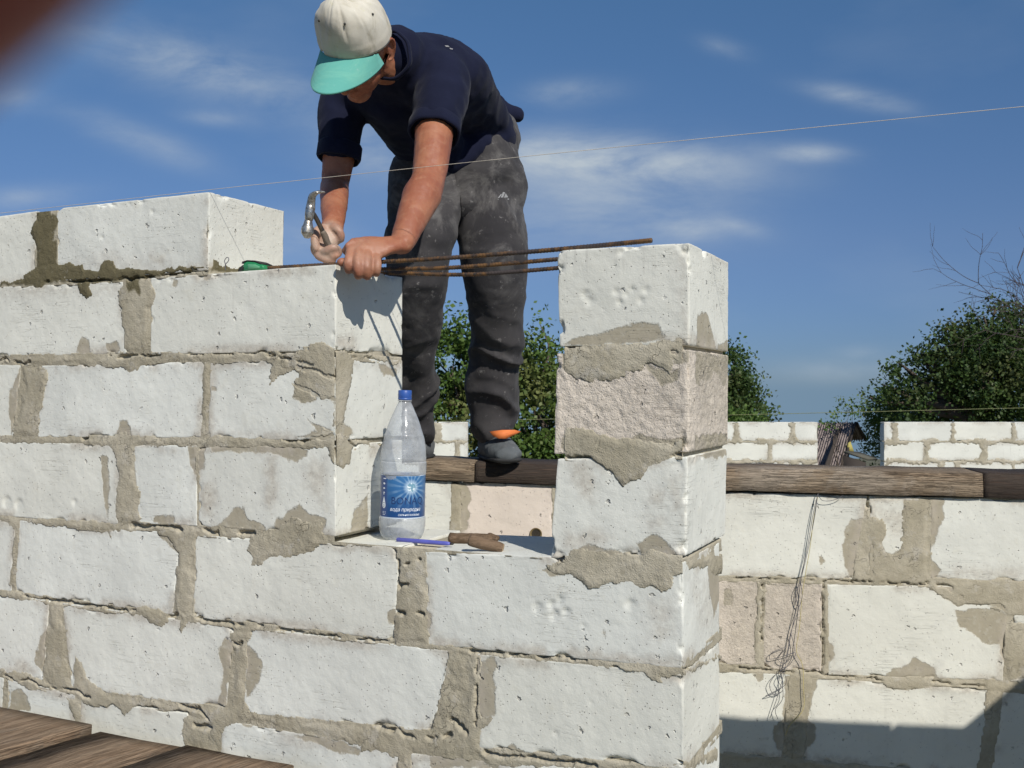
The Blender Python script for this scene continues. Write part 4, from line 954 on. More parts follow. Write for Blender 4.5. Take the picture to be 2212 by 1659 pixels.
def make_tree(name, base, blobs, n, size, mat, label, cat, seed, trunk_r=.12, group=None, droop=.2, shell=.45):
    e = empty(name, base, label, cat, group)
    V, Fc, tone = leaves(blobs, n, size, seed, droop, shell)
    npmesh('crown', V, Fc, mat, e, False, {'tone': tone})
    base = np.array(base); top = np.array(blobs[0][:3])
    cz = np.mean([b[2] for b in blobs]); fork = base + (np.array([np.mean([b[0] for b in blobs]), np.mean([b[1] for b in blobs]), 0]) * [1, 1, 0] - base * [1, 1, 0]) * .5 + np.array([0, 0, (cz - base[2]) * .55])
    tr = tube(smooth_path([base, base * .5 + fork * .5 + [trunk_r, 0, 0], fork], 12), np.linspace(trunk_r, trunk_r * .6, 12), 9)
    V, Fs = mergeF([tr]); npmesh('trunk', V, Fs, M_BARK, e)
    V, Fs = limb_net(fork, [(b[0], b[1], b[2] + b[5] * .3) for b in blobs], trunk_r, seed + 1)
    npmesh('limb', V, Fs, M_BARK, e)
    return e
def blob(px, py, dep, rx, ry=None, rz=None):
    """crown clump: centre by picture position and distance, radii in 2212-picture pixels"""
    p = PT(px, py, dep); s = dep / F; rz = rz or rx
    return (p[0], p[1], p[2], rx * s, (ry or rx) * s, rz * s)
def pick_base(px, dep): p = PT(px, 900, dep); return (p[0], p[1], -2.6)
# bushes seen between and beside the trouser legs
make_tree('leafy_bush', pick_base(960, 15), [blob(962, 900, 15, 45, 60, 170), blob(985, 790, 15, 34, 40, 95), blob(1000, 720, 15, 14, 20, 52), blob(955, 740, 15, 22, 30, 60), blob(1040, 880, 15.4, 60, 60, 130), blob(1020, 800, 15.2, 38, 40, 80), blob(900, 880, 15, 60, 60, 140)],
          15000, .075, M_LEAF, 'bushy green shrub seen between the two trouser legs', 'bush', 101, .07)
make_tree('leafy_bush', pick_base(1170, 14.5), [blob(1172, 900, 14.5, 52, 60, 110), blob(1150, 800, 14.5, 26, 40, 85), blob(1166, 715, 14.5, 9, 12, 52), blob(1192, 790, 14.8, 22, 30, 50), blob(1230, 930, 14.8, 70, 60, 170), blob(1120, 920, 14.5, 50, 60, 150)],
          13000, .072, M_LEAF, 'green shrub with an upright shoot between the right trouser leg and the pillar', 'bush', 102, .07)
make_tree('round_tree', pick_base(1560, 30), [blob(1595, 850, 30, 46, 60, 60), blob(1585, 795, 30, 36, 40, 42), blob(1640, 862, 30, 32, 40, 28), blob(1610, 900, 29, 60, 60, 40), blob(1540, 840, 30, 70, 70, 90), blob(1626, 822, 30, 16, 20, 20)],
          12000, .11, M_LEAF_D, 'dark green rounded tree just right of the pillar above the far wall', 'tree', 103, .2)
make_tree('low_bush', pick_base(1600, 17), [blob(1600, 925, 17, 62, 50, 32), blob(1540, 920, 17, 40, 50, 30)], 3500, .06, M_LEAF, 'low light green bush behind the far wall beside the pillar', 'bush', 107, .04)
make_tree('spreading_tree', pick_base(2140, 24), [blob(2120, 810, 24, 105, 140, 90), blob(2030, 810, 24, 50, 80, 55), blob(2065, 742, 24, 48, 60, 40), blob(1975, 850, 24, 42, 60, 36), blob(2165, 728, 24, 75, 90, 50), blob(2010, 765, 24, 30, 30, 22), blob(2045, 712, 24, 22, 26, 24), blob(2125, 690, 24, 20, 20, 26), blob(2180, 676, 24, 16, 16, 22), blob(1955, 800, 24, 26, 26, 20), blob(1905, 835, 24, 16, 20, 14), blob(1880, 862, 24, 18, 20, 12), blob(2230, 830, 24, 130, 140, 150), blob(1940, 790, 24, 30, 40, 22), blob(1915, 850, 24, 32, 40, 22), blob(2260, 720, 24, 80, 90, 80), blob(2090, 700, 24, 24, 20, 34), blob(2150, 680, 24, 22, 20, 40), blob(2205, 700, 24, 24, 20, 30), blob(1990, 770, 24, 18, 20, 18), blob(2050, 900, 24, 130, 80, 60)],
          44000, .09, M_LEAF_D, 'large dark spreading tree at the right, taller than the far wall', 'tree', 104, .25, droop=.1, shell=.35)
make_tree('leafy_bush', pick_base(1925, 27), [blob(1888, 950, 27, 26, 40, 60), blob(1930, 950, 27, 50, 40, 60), blob(1915, 890, 26, 42, 60, 40), blob(1960, 905, 26, 75, 60, 42), blob(1925, 868, 26, 20, 26, 22), blob(2060, 900, 26, 80, 60, 40), blob(1985, 960, 26, 70, 60, 60), blob(2150, 910, 26, 90, 60, 40)],
          12000, .08, M_LEAF, 'lighter green bushes behind the far wall at the gap', 'bush', 105, .06)
make_tree('young_sapling', pick_base(1815, 17), [blob(1825, 880, 17, 10, 10, 24), blob(1800, 905, 17, 14, 12, 18), blob(1845, 890, 17, 14, 12, 26), blob(1785, 915, 17, 8, 8, 12)], 260, .055, M_LEAF, 'thin young sapling tips rising above the shed roof', 'sapling', 106, .02, shell=.1)
# bare tree
bt = empty('bare_tree', pick_base(2330, 22), 'leafless tree with fine dark branches at the right edge', 'tree')
rb = random.Random(9); parts = []
def twig(p, d, L, r, lev):
    n = 7; pts = [p]; d = d / np.linalg.norm(d)
    for i in range(n):
        d = d + np.array([rb.uniform(-1, 1), rb.uniform(-1, 1) * .6, rb.uniform(-.8, 1.0)]) * .17; d /= np.linalg.norm(d); pts.append(pts[-1] + d * L / n)
    parts.append(tube(smooth_path(pts, 16), np.linspace(r, r * .45, 16), 5))
    if lev < 3:
        for q in range(5 if lev == 1 else 4):
            i = rb.randint(2, n); sgn = rb.choice([-1, 1])
            side = np.array([d[2] * sgn, rb.uniform(-.4, .4), -d[0] * sgn]); twig(pts[i], d + side * rb.uniform(.5, 1.0), L * rb.uniform(.34, .55), r * .55, lev + 1)
cb = PT(2290, 760, 22)
for tx, ty in ((2035, 572), (2075, 660), (2110, 610), (2150, 570), (2190, 560), (2090, 640), (2120, 660), (2060, 600), (2170, 620)):
    t_ = PT(tx, ty, 22 + rb.uniform(-.5, .5)); dd = t_ - cb; twig(cb, dd + np.array([0, 0, .3]), np.linalg.norm(dd) * .74, .015, 1)
V, Fs = mergeF(parts); npmesh('branch', V, Fs, M_TWIG, bt)
V, Fs = tube(smooth_path([np.array(pick_base(2330, 22)), PT(2320, 900, 22), cb], 12), np.linspace(.16, .05, 12), 9); npmesh('trunk', V, Fs, M_BARK, bt)
# ------------------------------------------------------------------ shed with a corrugated roof in the gap
M_SLATE = simple_mat('asbestos_sheet', (.30, .25, .225), .85, nscale=9, col2=(.17, .135, .125), bump=.4, bdist=.01)
M_YEL = simple_mat('yellow_boards', (.42, .36, .10), .8); M_DKWOOD = simple_mat('dark_wood', (.045, .035, .028), .85, bump=.4)
R1 = PT(*cpx('R', 775, 1288), 25.0); E1 = PT(*cpx('R', 702, 1556), 23.4); R0 = PT(*cpx('R', 430, 1292), 26.6); E0_ = E1 + (R0 - R1)
E2 = R1 + (R1 - E1) * np.array([1, 1, 0]) * .45 + np.array([.15, .2, (E1 - R1)[2] * .45])
shed = empty('garden_shed', (R1[0], R1[1], -2.6), 'small shed with a grey-brown corrugated roof in the far wall gap', 'shed')
def corrugated(A, B, C, nw, name):   # A ridge end, B eave end, C other ridge end ; ribs run from ridge to eave
    nx, ny = nw * 8 + 1, 9
    s, t = np.meshgrid(np.linspace(0, 1, nx), np.linspace(0, 1, ny), indexing='ij')
    P = A + s[..., None] * (C - A) + t[..., None] * (B - A); N = np.cross(C - A, B - A); N /= np.linalg.norm(N); N *= np.sign(N[2])
    lap = (np.floor(t * 2.999) * -.018)[..., None] * 0 + .02 * (1 - (t * 3 % 1))[..., None]
    P = P + N * (.035 * np.cos(s * nw * 2 * math.pi))[..., None] + N * lap
    P2 = P - N * .012
    V = np.concatenate([P.reshape(-1, 3), P2.reshape(-1, 3)]); f = gridfaces(nx, ny)
    return npmesh(name, V, [f, f[:, ::-1] + nx * ny], M_SLATE, shed)
corrugated(R1, E1, R0, 26, 'roof'); corrugated(R1, E2, R0, 26, 'roof')
def quadobj(name, pts, mat, parent, th=.04):
    p = np.array(pts, float); n = np.cross(p[1] - p[0], p[2] - p[0]); n /= np.linalg.norm(n)
    V = np.concatenate([p, p - n * th]); m_ = len(p)
    Fs = [np.arange(m_)[None], (np.arange(m_)[::-1] + m_)[None]] + [np.array([[i, i + m_, (i + 1) % m_ + m_, (i + 1) % m_]]) for i in range(m_)]
    return npmesh(name, V, Fs, mat, parent, False)
gi = np.array([-.35, .02, 0])
G1, G2 = E1 + gi + [.0, .0, .15], E2 + gi + [0, 0, .15]; GR = R1 + gi - [0, 0, .1]
quadobj('gable_wall', [G1, [G1[0], G1[1], -2.6], [G2[0], G2[1], -2.6], G2, GR], M_DKWOOD, shed)
ya, yb, yc, yd = [PT(*cpx('R', *q), 24.1) for q in ((738, 1400), (752, 1392), (772, 1448), (728, 1456))]
quadobj('yellow_board', [yd, yc, yb, ya], M_YEL, shed)
for nm, A_, B_ in (('rake_board', R1, E1), ('rake_board', R1, E2)):
    quadobj(nm, [A_ + [.04, 0, .05], B_ + [.04, 0, .05], B_ + [.04, 0, -.03], A_ + [.04, 0, -.03]], M_DKWOOD, shed)
la = [PT(*cpx('R', 712, 1456), 22.6), PT(*cpx('R', 800, 1462), 23.4), PT(*cpx('R', 905, 1500), 23.4), PT(*cpx('R', 850, 1500), 22.4)]
quadobj('lean_to_roof', la, simple_mat('old_felt', (.11, .105, .08), .9, nscale=8), shed, .05)
quadobj('lean_to_wall', [la[0] - [0, -.1, .05], la[3] - [0, -.1, .05], [la[3][0], la[3][1] + .1, -2.6], [la[0][0], la[0][1] + .1, -2.6]], M_DKWOOD, shed, .05)

# ------------------------------------------------------------------ reinforcing bars lying across the opening
mr, nt, b = mat_new('rusty_rebar'); k = NT(nt); P = k.n('ShaderNodeNewGeometry').outputs['Position']
col = k.mix(k.mapr(k.noise(P, 60, 5, .6), .38, .62), (.055, .042, .036), (.20, .105, .04)); k.l(k.mix(k.mapr(k.noise(P, 9, 3), .45, .6), col, (.075, .06, .055)), b.inputs['Base Color'])
b.inputs['Roughness'].default_value = .6; b.inputs['Metallic'].default_value = .35; M_REBAR = mr
def rebar(path, label, r=.0048):
    pts = smooth_path(path, 40); L = np.linalg.norm(np.diff(pts, axis=0), axis=1).sum(); n = int(L / .0021)
    pts = smooth_path(path, n); s = np.linspace(0, L, n)
    m = 10; V, Fs = tube(pts, r, m)
    V = V.reshape(n, m, 3); ph = np.linspace(0, 2 * math.pi, m, endpoint=False)
    rib = .0011 * np.clip(np.cos((s[:, None] / .0075) * 2 * math.pi + np.sin(ph)[None] * 1.3), 0, 1) ** 1.5
    V = V + (V - pts[:, None]) / r * rib[..., None]
    o = npmesh('rebar', V.reshape(-1, 3), Fs, M_REBAR); return tag(o, label, 'rebar', 'reinforcing bars across the wall opening')
def W_(u, z, t): return FRONT.xyz(u, z, -t)
rebar([W_(.068, .309, .010), W_(.3, .307, .035), W_(.6, .306, .046), W_(.86, .309, .050), W_(1.12, .310, .040)], 'ribbed steel bar nearest the viewer, its end showing on top of the pillar')
rebar([W_(.03, .309, .16), W_(.3, .304, .155), W_(.6, .298, .150), W_(.85, .305, .145), W_(1.17, .306, .14)], 'middle ribbed steel bar, running under the hand to the wall top')
rebar([W_(.03, .309, .25), W_(.3, .296, .235), W_(.6, .289, .225), W_(.85, .304, .215), W_(1.1, .305, .20)], 'lowest looking ribbed steel bar, farthest back across the opening')

# mason's line
M_LINE = simple_mat('string_pale', (.62, .55, .45), .9)
pts = np.array([W_(u, z, t) for u, z, t in ((2.6, .5135, -.002), (1.245, .5125, -.002), (1.0, .511, -.002), (.3, .507, -.002), (-.63, .497, -.002), (-1.3, .490, -.002))])
V, Fs = tube(smooth_path(pts, 60), .00062, 6); tag(npmesh('mason_line', V, Fs, M_LINE), 'thin taut builders line across the sky, running along the topmost block', 'string')
V, Fs = tube(smooth_path([PT(880, 912, 11.2), PT(1116, 907, 11.2), PT(1852, 890, 11.2), PT(2330, 878, 11.2)], 40), .0032, 5)
tag(npmesh('mason_line', V, Fs, simple_mat('string_yellow', (.20, .21, .09), .8)), 'fine yellowish line stretched above the far wall in front of the trees', 'string')

# wires hanging on the inner wall
M_WIRE = simple_mat('grey_wire', (.17, .165, .18), .55, metal=.3); M_YSTR = simple_mat('yellow_cord', (.55, .47, .20), .8)
wp = Plane(INNER.O + INNER.N * .012, INNER.U, INNER.N)
def onw(pts, off=0.0):
    q = wp.uv('H', pts); rr = random.Random(len(pts)); return [wp.xyz(a, b_, off + .006 * rr.random()) for a, b_ in q]
wires = [[(468, 538), (460, 560), (448, 640), (425, 760), (392, 900), (380, 985), (356, 1100), (342, 1180), (322, 1280), (300, 1360), (268, 1455)],
         [(462, 545), (440, 640), (418, 770), (386, 910), (372, 990), (384, 1010), (352, 1110), (338, 1185), (316, 1270), (320, 1370), (290, 1420), (300, 1458)],
         [(352, 1110), (366, 1180), (330, 1230), (300, 1215), (330, 1170), (275, 1190), (270, 1215), (330, 1200), (372, 1190), (345, 1240), (310, 1255), (318, 1300)],
         [(330, 1250), (290, 1280), (266, 1320), (285, 1360), (320, 1340), (300, 1300), (322, 1270), (330, 1320), (250, 1365), (310, 1350)],
         [(468, 556), (480, 570), (510, 572), (545, 562), (565, 550)], [(392, 900), (398, 960), (384, 1000), (372, 950), (388, 905)]]
wb = empty('hanging_wire_bundle', onw([(462, 545)])[0], 'tangled thin grey wires hanging down the inner wall from the long plank', 'wire')
for w in wires:
    V, Fs = tube(smooth_path(onw(w), 90), .0010, 5); npmesh('wire', V, Fs, M_WIRE, wb)
V, Fs = tube(smooth_path(onw([(462, 555), (444, 650), (430, 760), (402, 930), (388, 1080), (375, 1180), (400, 1240), (404, 1330), (402, 1420), (350, 1480), (332, 1525)]), 90), .0011, 5)
tag(npmesh('yellow_cord', V, Fs, M_YSTR), 'thin yellow cord hanging beside the grey wires on the inner wall', 'cord')

# little wire hook and green tape measure on the wall top
hk = [PT(x, y, 2.50) for x, y in ((487, 584), (487, 572), (485, 563), (490, 556), (494, 558), (493, 564), (488, 570), (486, 578))]
V, Fs = tube(smooth_path(hk, 40), .0011, 5); tag(npmesh('wire_hook', V, Fs, M_WIRE), 'little bent wire hook standing on the wall top under the topmost block', 'hook')
M_GRN = simple_mat('green_plastic', (.03, .26, .10), .35, spec=.5); M_BLK = simple_mat('black_rubber', (.03, .028, .026), .7); M_TAPEG = simple_mat('pale_green_plastic', (.14, .42, .22), .35)
def extrude(prof, O, U, V_, N, d, name, mat, parent, bev=0.002):
    """rounded extrusion of a 2D outline: prof in metres along U and V_, thickness d along N"""
    p = np.array(prof, float); c = p.mean(0); sh = p + (c - p) / (np.linalg.norm(c - p, axis=1)[:, None] + 1e-9) * bev
    L = [(sh, 0), (p, bev), (p, d - bev), (sh, d)]; m_ = len(p)
    V = np.concatenate([O + q[:, :1] * U + q[:, 1:] * V_ + z * N for q, z in L]); Fs = []
    i = np.arange(m_); j = (i + 1) % m_
    for k_ in range(3): Fs.append(np.stack([i + k_ * m_, j + k_ * m_, j + (k_ + 1) * m_, i + (k_ + 1) * m_], -1))
    Fs += [np.arange(m_)[::-1][None], (np.arange(m_) + 3 * m_)[None]]
    return npmesh(name, V, Fs, mat, parent, False)
O_ = W_(1.150, .3035, .022)
tm = empty('tape_measure', O_, 'green and black tape measure lying on the wall beside the hammering hand', 'tape measure')
extrude([(0, 0), (.068, 0), (.072, .006), (.066, .013), (.045, .021), (.018, .024), (.008, .020), (.004, .010)], O_, ED, Zv, TD, .045, 'case', M_GRN, tm)
extrude([(.022, .004), (.058, .004), (.060, .008), (.046, .0145), (.022, .017)], O_ - TD * .0015, ED, Zv, TD, .003, 'side_plate', M_TAPEG, tm, .0008)
extrude([(-.012, 0), (.010, 0), (.012, .009), (.004, .016), (-.008, .009)], O_, ED, Zv, TD, .04, 'bumper', M_BLK, tm)
extrude([(.002, .019), (.02, .0245), (.045, .0215), (.064, .0145), (.064, .0165), (.045, .0245), (.02, .027), (.004, .024)], O_ - TD * .001, ED, Zv, TD, .046, 'rim', M_BLK, tm, .0005)

# ------------------------------------------------------------------ bottle on the sill
ZS = -.360
def on_sill(x, y): r = ray(x, y); return r * (ZS / r[2])
bx = on_sill(868, 1163); bs = bx[1] / F / 3.6074 * .8640625
M_PET, nt, b = mat_new('cloudy_pet'); k = NT(nt); P = k.n('ShaderNodeNewGeometry').outputs['Position']
b.inputs['Base Color'].default_value = (.62, .64, .65, 1); b.inputs['Roughness'].default_value = .16; b.inputs['Specular IOR Level'].default_value = .7
k.l(k.bump(k.noise(P, 45, 3, .6), .25, .004), b.inputs['Normal'])
trn = k.n('ShaderNodeBsdfTransparent'); trn.inputs[0].default_value = (.93, .95, .97, 1); mx = k.n('ShaderNodeMixShader')
fr_ = k.n('ShaderNodeLayerWeight'); fr_.inputs[0].default_value = .35
k.l(k.m('ADD', k.m('MULTIPLY', fr_.outputs['Facing'], .35), k.mapr(k.noise(P, 30, 5, .7), .35, .7, .28, .52)), mx.inputs[0])
k.l(trn.outputs[0], mx.inputs[1]); k.l(b.outputs[0], mx.inputs[2]); k.l(mx.outputs[0], [n for n in nt.nodes if n.type == 'OUTPUT_MATERIAL'][0].inputs[0])
M_CAPB = simple_mat('blue_cap', (.035, .10, .36), .4, spec=.5)
bot = empty('water_bottle', bx, 'clear plastic water bottle with a blue cap and blue label on the sill', 'bottle')
tilt = math.radians(1.2)
BR = np.array([[math.cos(tilt), 0, math.sin(tilt)], [0, 1, 0], [-math.sin(tilt), 0, math.cos(tilt)]])
def lathe(prof, n=48, wob=None, a0=0, a1=2 * math.pi):
    full = abs(a1 - a0 - 2 * math.pi) < 1e-6
    a = np.linspace(a0, a1, n, endpoint=not full); p = np.array(prof, float)
    r = p[:, 0][:, None] * np.ones(n)[None]
    if wob is not None: r = r + wob(p[:, 1][:, None], a[None])
    V = np.stack([r * np.cos(a), r * np.sin(a), np.broadcast_to(p[:, 1][:, None], r.shape)], -1).reshape(-1, 3)
    m_ = len(p); i = np.arange(m_ - 1)[:, None] * n; j = np.arange(n if full else n - 1)[None]; j2 = (j + 1) % n
    return V @ BR.T + bx, np.stack([i + j, i + j2, i + n + j2, i + n + j], -1).reshape(-1, 4)
def yz(y): return (1433 - y) * bs
pr = [(.1, 1424), (60, 1420), (105, 1432), (150, 1431), (172, 1418), (190, 1392), (202, 1350), (208, 1300), (209, 1245), (203, 1232), (199, 1222), (199, 1050), (199, 862), (204, 850), (206, 800), (207, 745), (203, 735), (206, 722), (205, 690), (200, 640), (197, 625), (195, 610), (186, 560), (176, 505), (172, 495), (168, 480), (150, 425), (138, 390), (118, 340), (96, 290), (78, 250), (64, 222), (58, 208), (56, 200), (64, 197), (64, 190), (54, 187), (54, 176)]
pr = smooth_path([(r, y) for r, y in pr], 150)
def wob(z, a): return .0006 * np.sin(a * 5 + z * 80) * (z > .06) * (z < .25) + .0011 * fbm(np.cos(a) * 2 + z * 0, np.sin(a) * 2 + z * 0, z * 22, 6, 2) * (z > .15) * (z < .27)
V, Fc = lathe([(r * bs, yz(y)) for r, y in pr], 56, wob); npmesh('bottle_body', V, Fc, M_PET, bot)
V, Fc = lathe([(r * bs, yz(y)) for r, y in ((54, 186), (62, 184), (62, 172), (60, 170), (61, 168), (61, 104), (57, 98), (.1, 97))], 60, lambda z, a: .0006 * (np.cos(a * 30) > 0) * (z > yz(166)) * (z < yz(108)))
o = npmesh('cap', V, Fc, M_CAPB, bot)
# printed label
ml, nt, b = mat_new('label_print'); k = NT(nt)
TC = k.n('ShaderNodeTexCoord').outputs['Object']; sp = k.n('ShaderNodeSeparateXYZ'); k.l(TC, sp.inputs[0])
ang = k.m('ARCTAN2', sp.outputs[0], k.m('MULTIPLY', sp.outputs[1], -1.0))     # 0 in front, + to the right
xx = k.m('MULTIPLY', ang, 199 * bs); zz = sp.outputs[2]
sx, sz = (482 - 385) * bs, yz(955)
dx = k.m('SUBTRACT', xx, sx); dz = k.m('SUBTRACT', zz, sz); rr_ = k.m('SQRT', k.m('ADD', k.m('MULTIPLY', dx, dx), k.m('MULTIPLY', dz, dz))); th_ = k.m('ARCTAN2', dz, dx)
rays = k.m('MULTIPLY', k.mapr(k.m('SINE', k.m('MULTIPLY', th_, 17)), -.1, .8), k.mapr(rr_, .075, .012)); rays = k.m('MULTIPLY', rays, k.mapr(rr_, .010, .013))
rays = k.m('MULTIPLY', rays, k.mapr(k.noise(TC, 40, 2), .25, .6))
glow = k.mapr(rr_, .022, .010); disc = k.mapr(rr_, .0112, .0102)
bg = k.mix(k.mapr(zz, yz(1225), yz(900)), (.014, .06, .19), (.04, .15, .34))
colL = k.mix(k.m('MULTIPLY', rays, .5), bg, (.36, .52, .66)); colL = k.mix(k.m('MULTIPLY', glow, .6), colL, (.55, .70, .80)); colL = k.mix(disc, colL, k.mix(k.mapr(k.noise(TC, 160, 3), .42, .58), (.16, .32, .42), (.75, .82, .85)))
colL = k.mix(k.mapr(xx, (268 - 385) * bs, (238 - 385) * bs), colL, (.010, .055, .21))
edge = k.m('MAXIMUM', k.mapr(zz, yz(858), yz(854)), k.mapr(zz, yz(1221), yz(1226))); colL = k.mix(edge, colL, (.62, .70, .78))
k.l(colL, b.inputs['Base Color']); b.inputs['Roughness'].default_value = .28; b.inputs['Specular IOR Level'].default_value = .5
V, Fc = lathe([(201.5 * bs, yz(1231)), (201.8 * bs, yz(1040)), (201.5 * bs, yz(849))], 72)
lab = npmesh('label', V, Fc, ml, bot); lab.parent = bot
lab.data.transform(Matrix.Rotation(-tilt, 4, 'Y'))
lab.rotation_euler = (0, tilt, 0)
M_INKW = simple_mat('white_print', (.78, .82, .86), .5, var=.02); M_INKD = simple_mat('navy_print', (.010, .028, .11), .5, var=.05)
FONTS = {}
def text_mesh(body, size, mat, name, wrap, bold=0.0, sx_=1.0, shear=0.0, parent=None, align='LEFT'):
    cu = bpy.data.curves.new(name, 'FONT'); cu.body = body; cu.size = size; cu.offset = bold; cu.shear = shear; cu.align_x = align; cu.resolution_u = 3
    cu.extrude = 0
    to = bpy.data.objects.new(name, cu); COL.objects.link(to); bpy.context.view_layer.update()
    me = bpy.data.meshes.new_from_object(to.evaluated_get(bpy.context.evaluated_depsgraph_get())); bpy.data.objects.remove(to)
    co = np.zeros(len(me.vertices) * 3, np.float32); me.vertices.foreach_get('co', co); co = co.reshape(-1, 3); co[:, 0] *= sx_
    me.vertices.foreach_set('co', wrap(co).astype(np.float32).ravel()); me.update(); me.materials.append(mat)
    o = bpy.data.objects.new(name, me); return link(o, parent)
def wrap_at(x0, y0, rr=202.6):
    x0m, z0m = (x0 - 385) * bs, yz(y0)
    def w(co):
        a = (co[:, 0] + x0m) / (199 * bs); z = co[:, 1] + z0m; r = rr * bs
        P = np.stack([r * np.sin(a), -r * np.cos(a), z], -1)
        return P
    return w
text_mesh('BONAQ', 92 * bs, M_INKD, 'lettering', wrap_at(300, 1105), bold=-.0001, sx_=.93, parent=lab)
text_mesh('вода природна', 46 * bs, M_INKW, 'lettering', wrap_at(292, 1165), sx_=.86, shear=.25, parent=lab)
text_mesh('сильногазована', 30 * bs, M_INKW, 'lettering', wrap_at(368, 1206), sx_=.86, shear=.2, parent=lab)
for xx_, yy_, hw, hh in ((222, 884, 20, 4), (216, 928, 15, 9), (216, 928 + 42, 14, 7), (217, 1008, 12, 6), (214, 1022, 9, 5), (222, 1178, 22, 2), (222, 1190, 22, 2), (218, 1203, 17, 2)):   # small symbols and fine print of the left panel, too small to read
    n_ = 12 if hh > 4 else 4; t_ = np.linspace(0, 2 * math.pi, n_, endpoint=False) + (0 if n_ > 4 else math.pi / 4); kf = 1 if n_ > 4 else 1.41
    q = np.stack([hw * kf * np.cos(t_), hh * kf * np.sin(t_), 0 * t_], -1) * bs; npmesh('print_mark', wrap_at(xx_, yy_)(q) + np.array(world_loc(lab)), [np.arange(n_)[None]], M_INKW, lab, False)
a_ = np.linspace(0, 2 * math.pi, 22, endpoint=False)   # drop emblem
dr = np.stack([24 * np.cos(a_) * np.where(np.sin(a_) > 0, (1 - np.sin(a_)) ** .55, 1), np.where(np.sin(a_) > 0, 78 * np.sin(a_), 30 * np.sin(a_)), 0 * a_], -1) * bs
npm = wrap_at(217, 1118)(dr); o = npmesh('drop_emblem', npm + np.array(world_loc(lab)), [np.arange(22)[None]], M_INKW, lab, False)
for (yy) in (1100, 1120, 1136):
    q = np.array([(-12, 2, 0), (12, 2, 0), (12, -2, 0), (-12, -2, 0)]) * bs; npmesh('drop_line', wrap_at(217, yy, 203.2)(q) + np.array(world_loc(lab)), [np.arange(4)[None]], M_INKD, lab, False)

# ------------------------------------------------------------------ marker and mallet on the sill
M_VIOL = simple_mat('violet_blue_plastic', (.11, .12, .46), .45, var=.12, nscale=60)
pa, pb = on_sill(*cpx('E', 335, 1428)), on_sill(*cpx('E', 815, 1466)); pa = pa + [0, 0, .0065]; pb = pb + [0, 0, .0065]
mk = empty('marker_pen', pa, 'blue-violet marker pen lying on the sill in front of the bottle', 'pen')
V, Fs = tube([pa, pa + (pb - pa) * .006, pa + (pb - pa) * .5, pa + (pb - pa) * .94, pb], [.0042, .0052, .0054, .0048, .0032], 14); npmesh('barrel', V, Fs, M_VIOL, mk)
d_ = (pb - pa) / np.linalg.norm(pb - pa); V, Fs = tube([pb - d_ * .001, pb + d_ * .006, pb + d_ * .009], [.0031, .0026, .0008], 10); npmesh('tip', V, Fs, M_BLK, mk)
M_TOOL = wood_material('worn_brown_wood', (.22, .15, .095), (.13, .085, .05), (.08, .05, .03), along='X', scale=3, bump=.5)
M_TOOLEND = simple_mat('pale_end_grain', (.38, .27, .16), .85, nscale=60, bump=.4)
h0, h1 = on_sill(*cpx('E', 880, 1470)), on_sill(*cpx('E', 1260, 1490))
c0 = PT(*cpx('E', 1030, 1385), on_sill(*cpx('E', 1000, 1455))[1] + .02)
ml_ = empty('wooden_mallet', c0 + [0, 0, -.02], 'worn brown mallet with a stubby handle lying right of the marker', 'mallet')
def cyl_obj(a, b_, r, mat, name, parent, seed, n=18, m_=14, endmat=None, flat=1.0):
    pts = np.array([a + (b_ - a) * t for t in np.linspace(0, 1, m_)]); rad = np.full(m_, r); rad[0] *= .86; rad[-1] *= .86
    V, Fs = tube(pts, rad, n); V = V + .0016 * np.stack([fbm(V[:, 0] * 60, V[:, 1] * 60, V[:, 2] * 60, seed + q, 2) for q in range(3)], -1)
    o = npmesh(name, V, Fs, mat, parent); 
    if endmat:
        o.data.materials.append(endmat); o.data.polygons[len(o.data.polygons) - 1].material_index = 1; o.data.polygons[len(o.data.polygons) - 1].use_smooth = False
    return o
dpt = on_sill(*cpx('E', 900, 1440))[1]
cyl_obj(PT(*cpx('E', 812, 1388), dpt + .03), PT(*cpx('E', 1205, 1405), dpt - .005), .0135, M_TOOL, 'head', ml_, 3)
dp2 = on_sill(*cpx('E', 1250, 1525))[1]
cyl_obj(PT(*cpx('E', 985, 1408), dp2 + .015), PT(*cpx('E', 1290, 1482), dp2 + .004), .0128, M_TOOL, 'handle', ml_, 4, endmat=M_TOOLEND)
hs = PT(*cpx('E', 1150, 1372), dpt); cyl_obj(hs, hs + ED * .028 - [0, 0, .004], .0075, M_TOOL, 'chipped_edge', ml_, 5)

# ------------------------------------------------------------------ the bricklayer
def Kp(x, y, d): return PT(*cpx('K', x, y), d + (DH if d < 2.6 else 0))
def Qp0(x, y, d): return PT(*cpx('Q', x, y), d)
def skin_mat():
    m, nt, b = mat_new('sunburnt_skin'); k = NT(nt); P = k.n('ShaderNodeNewGeometry').outputs['Position']
    col = k.mix(k.mapr(k.noise(P, 14, 4, .6), .38, .62), (.37, .150, .080), (.30, .105, .056)); col = k.mix(k.m('MULTIPLY', k.mapr(k.noise(P, 55, 4, .7), .5, .75), .45), col, (.44, .23, .135))
    dusty = k.attr('dust').outputs['Fac']; col = k.mix(k.m('MULTIPLY', dusty, .8), col, (.50, .42, .33))
    k.l(col, b.inputs['Base Color']); b.inputs['Roughness'].default_value = .52; b.inputs['Specular IOR Level'].default_value = .4
    b.inputs['Subsurface Weight'].default_value = .08; b.inputs['Subsurface Radius'].default_value = (.02, .008, .004); b.inputs['Subsurface Scale'].default_value = .3
    h = k.m('ADD', k.noise(P, 90, 4, .6), k.m('MULTIPLY', k.noise(P, 330, 2), .4)); k.l(k.bump(h, .45, .0018), b.inputs['Normal'])
    return m
M_SKIN = skin_mat()
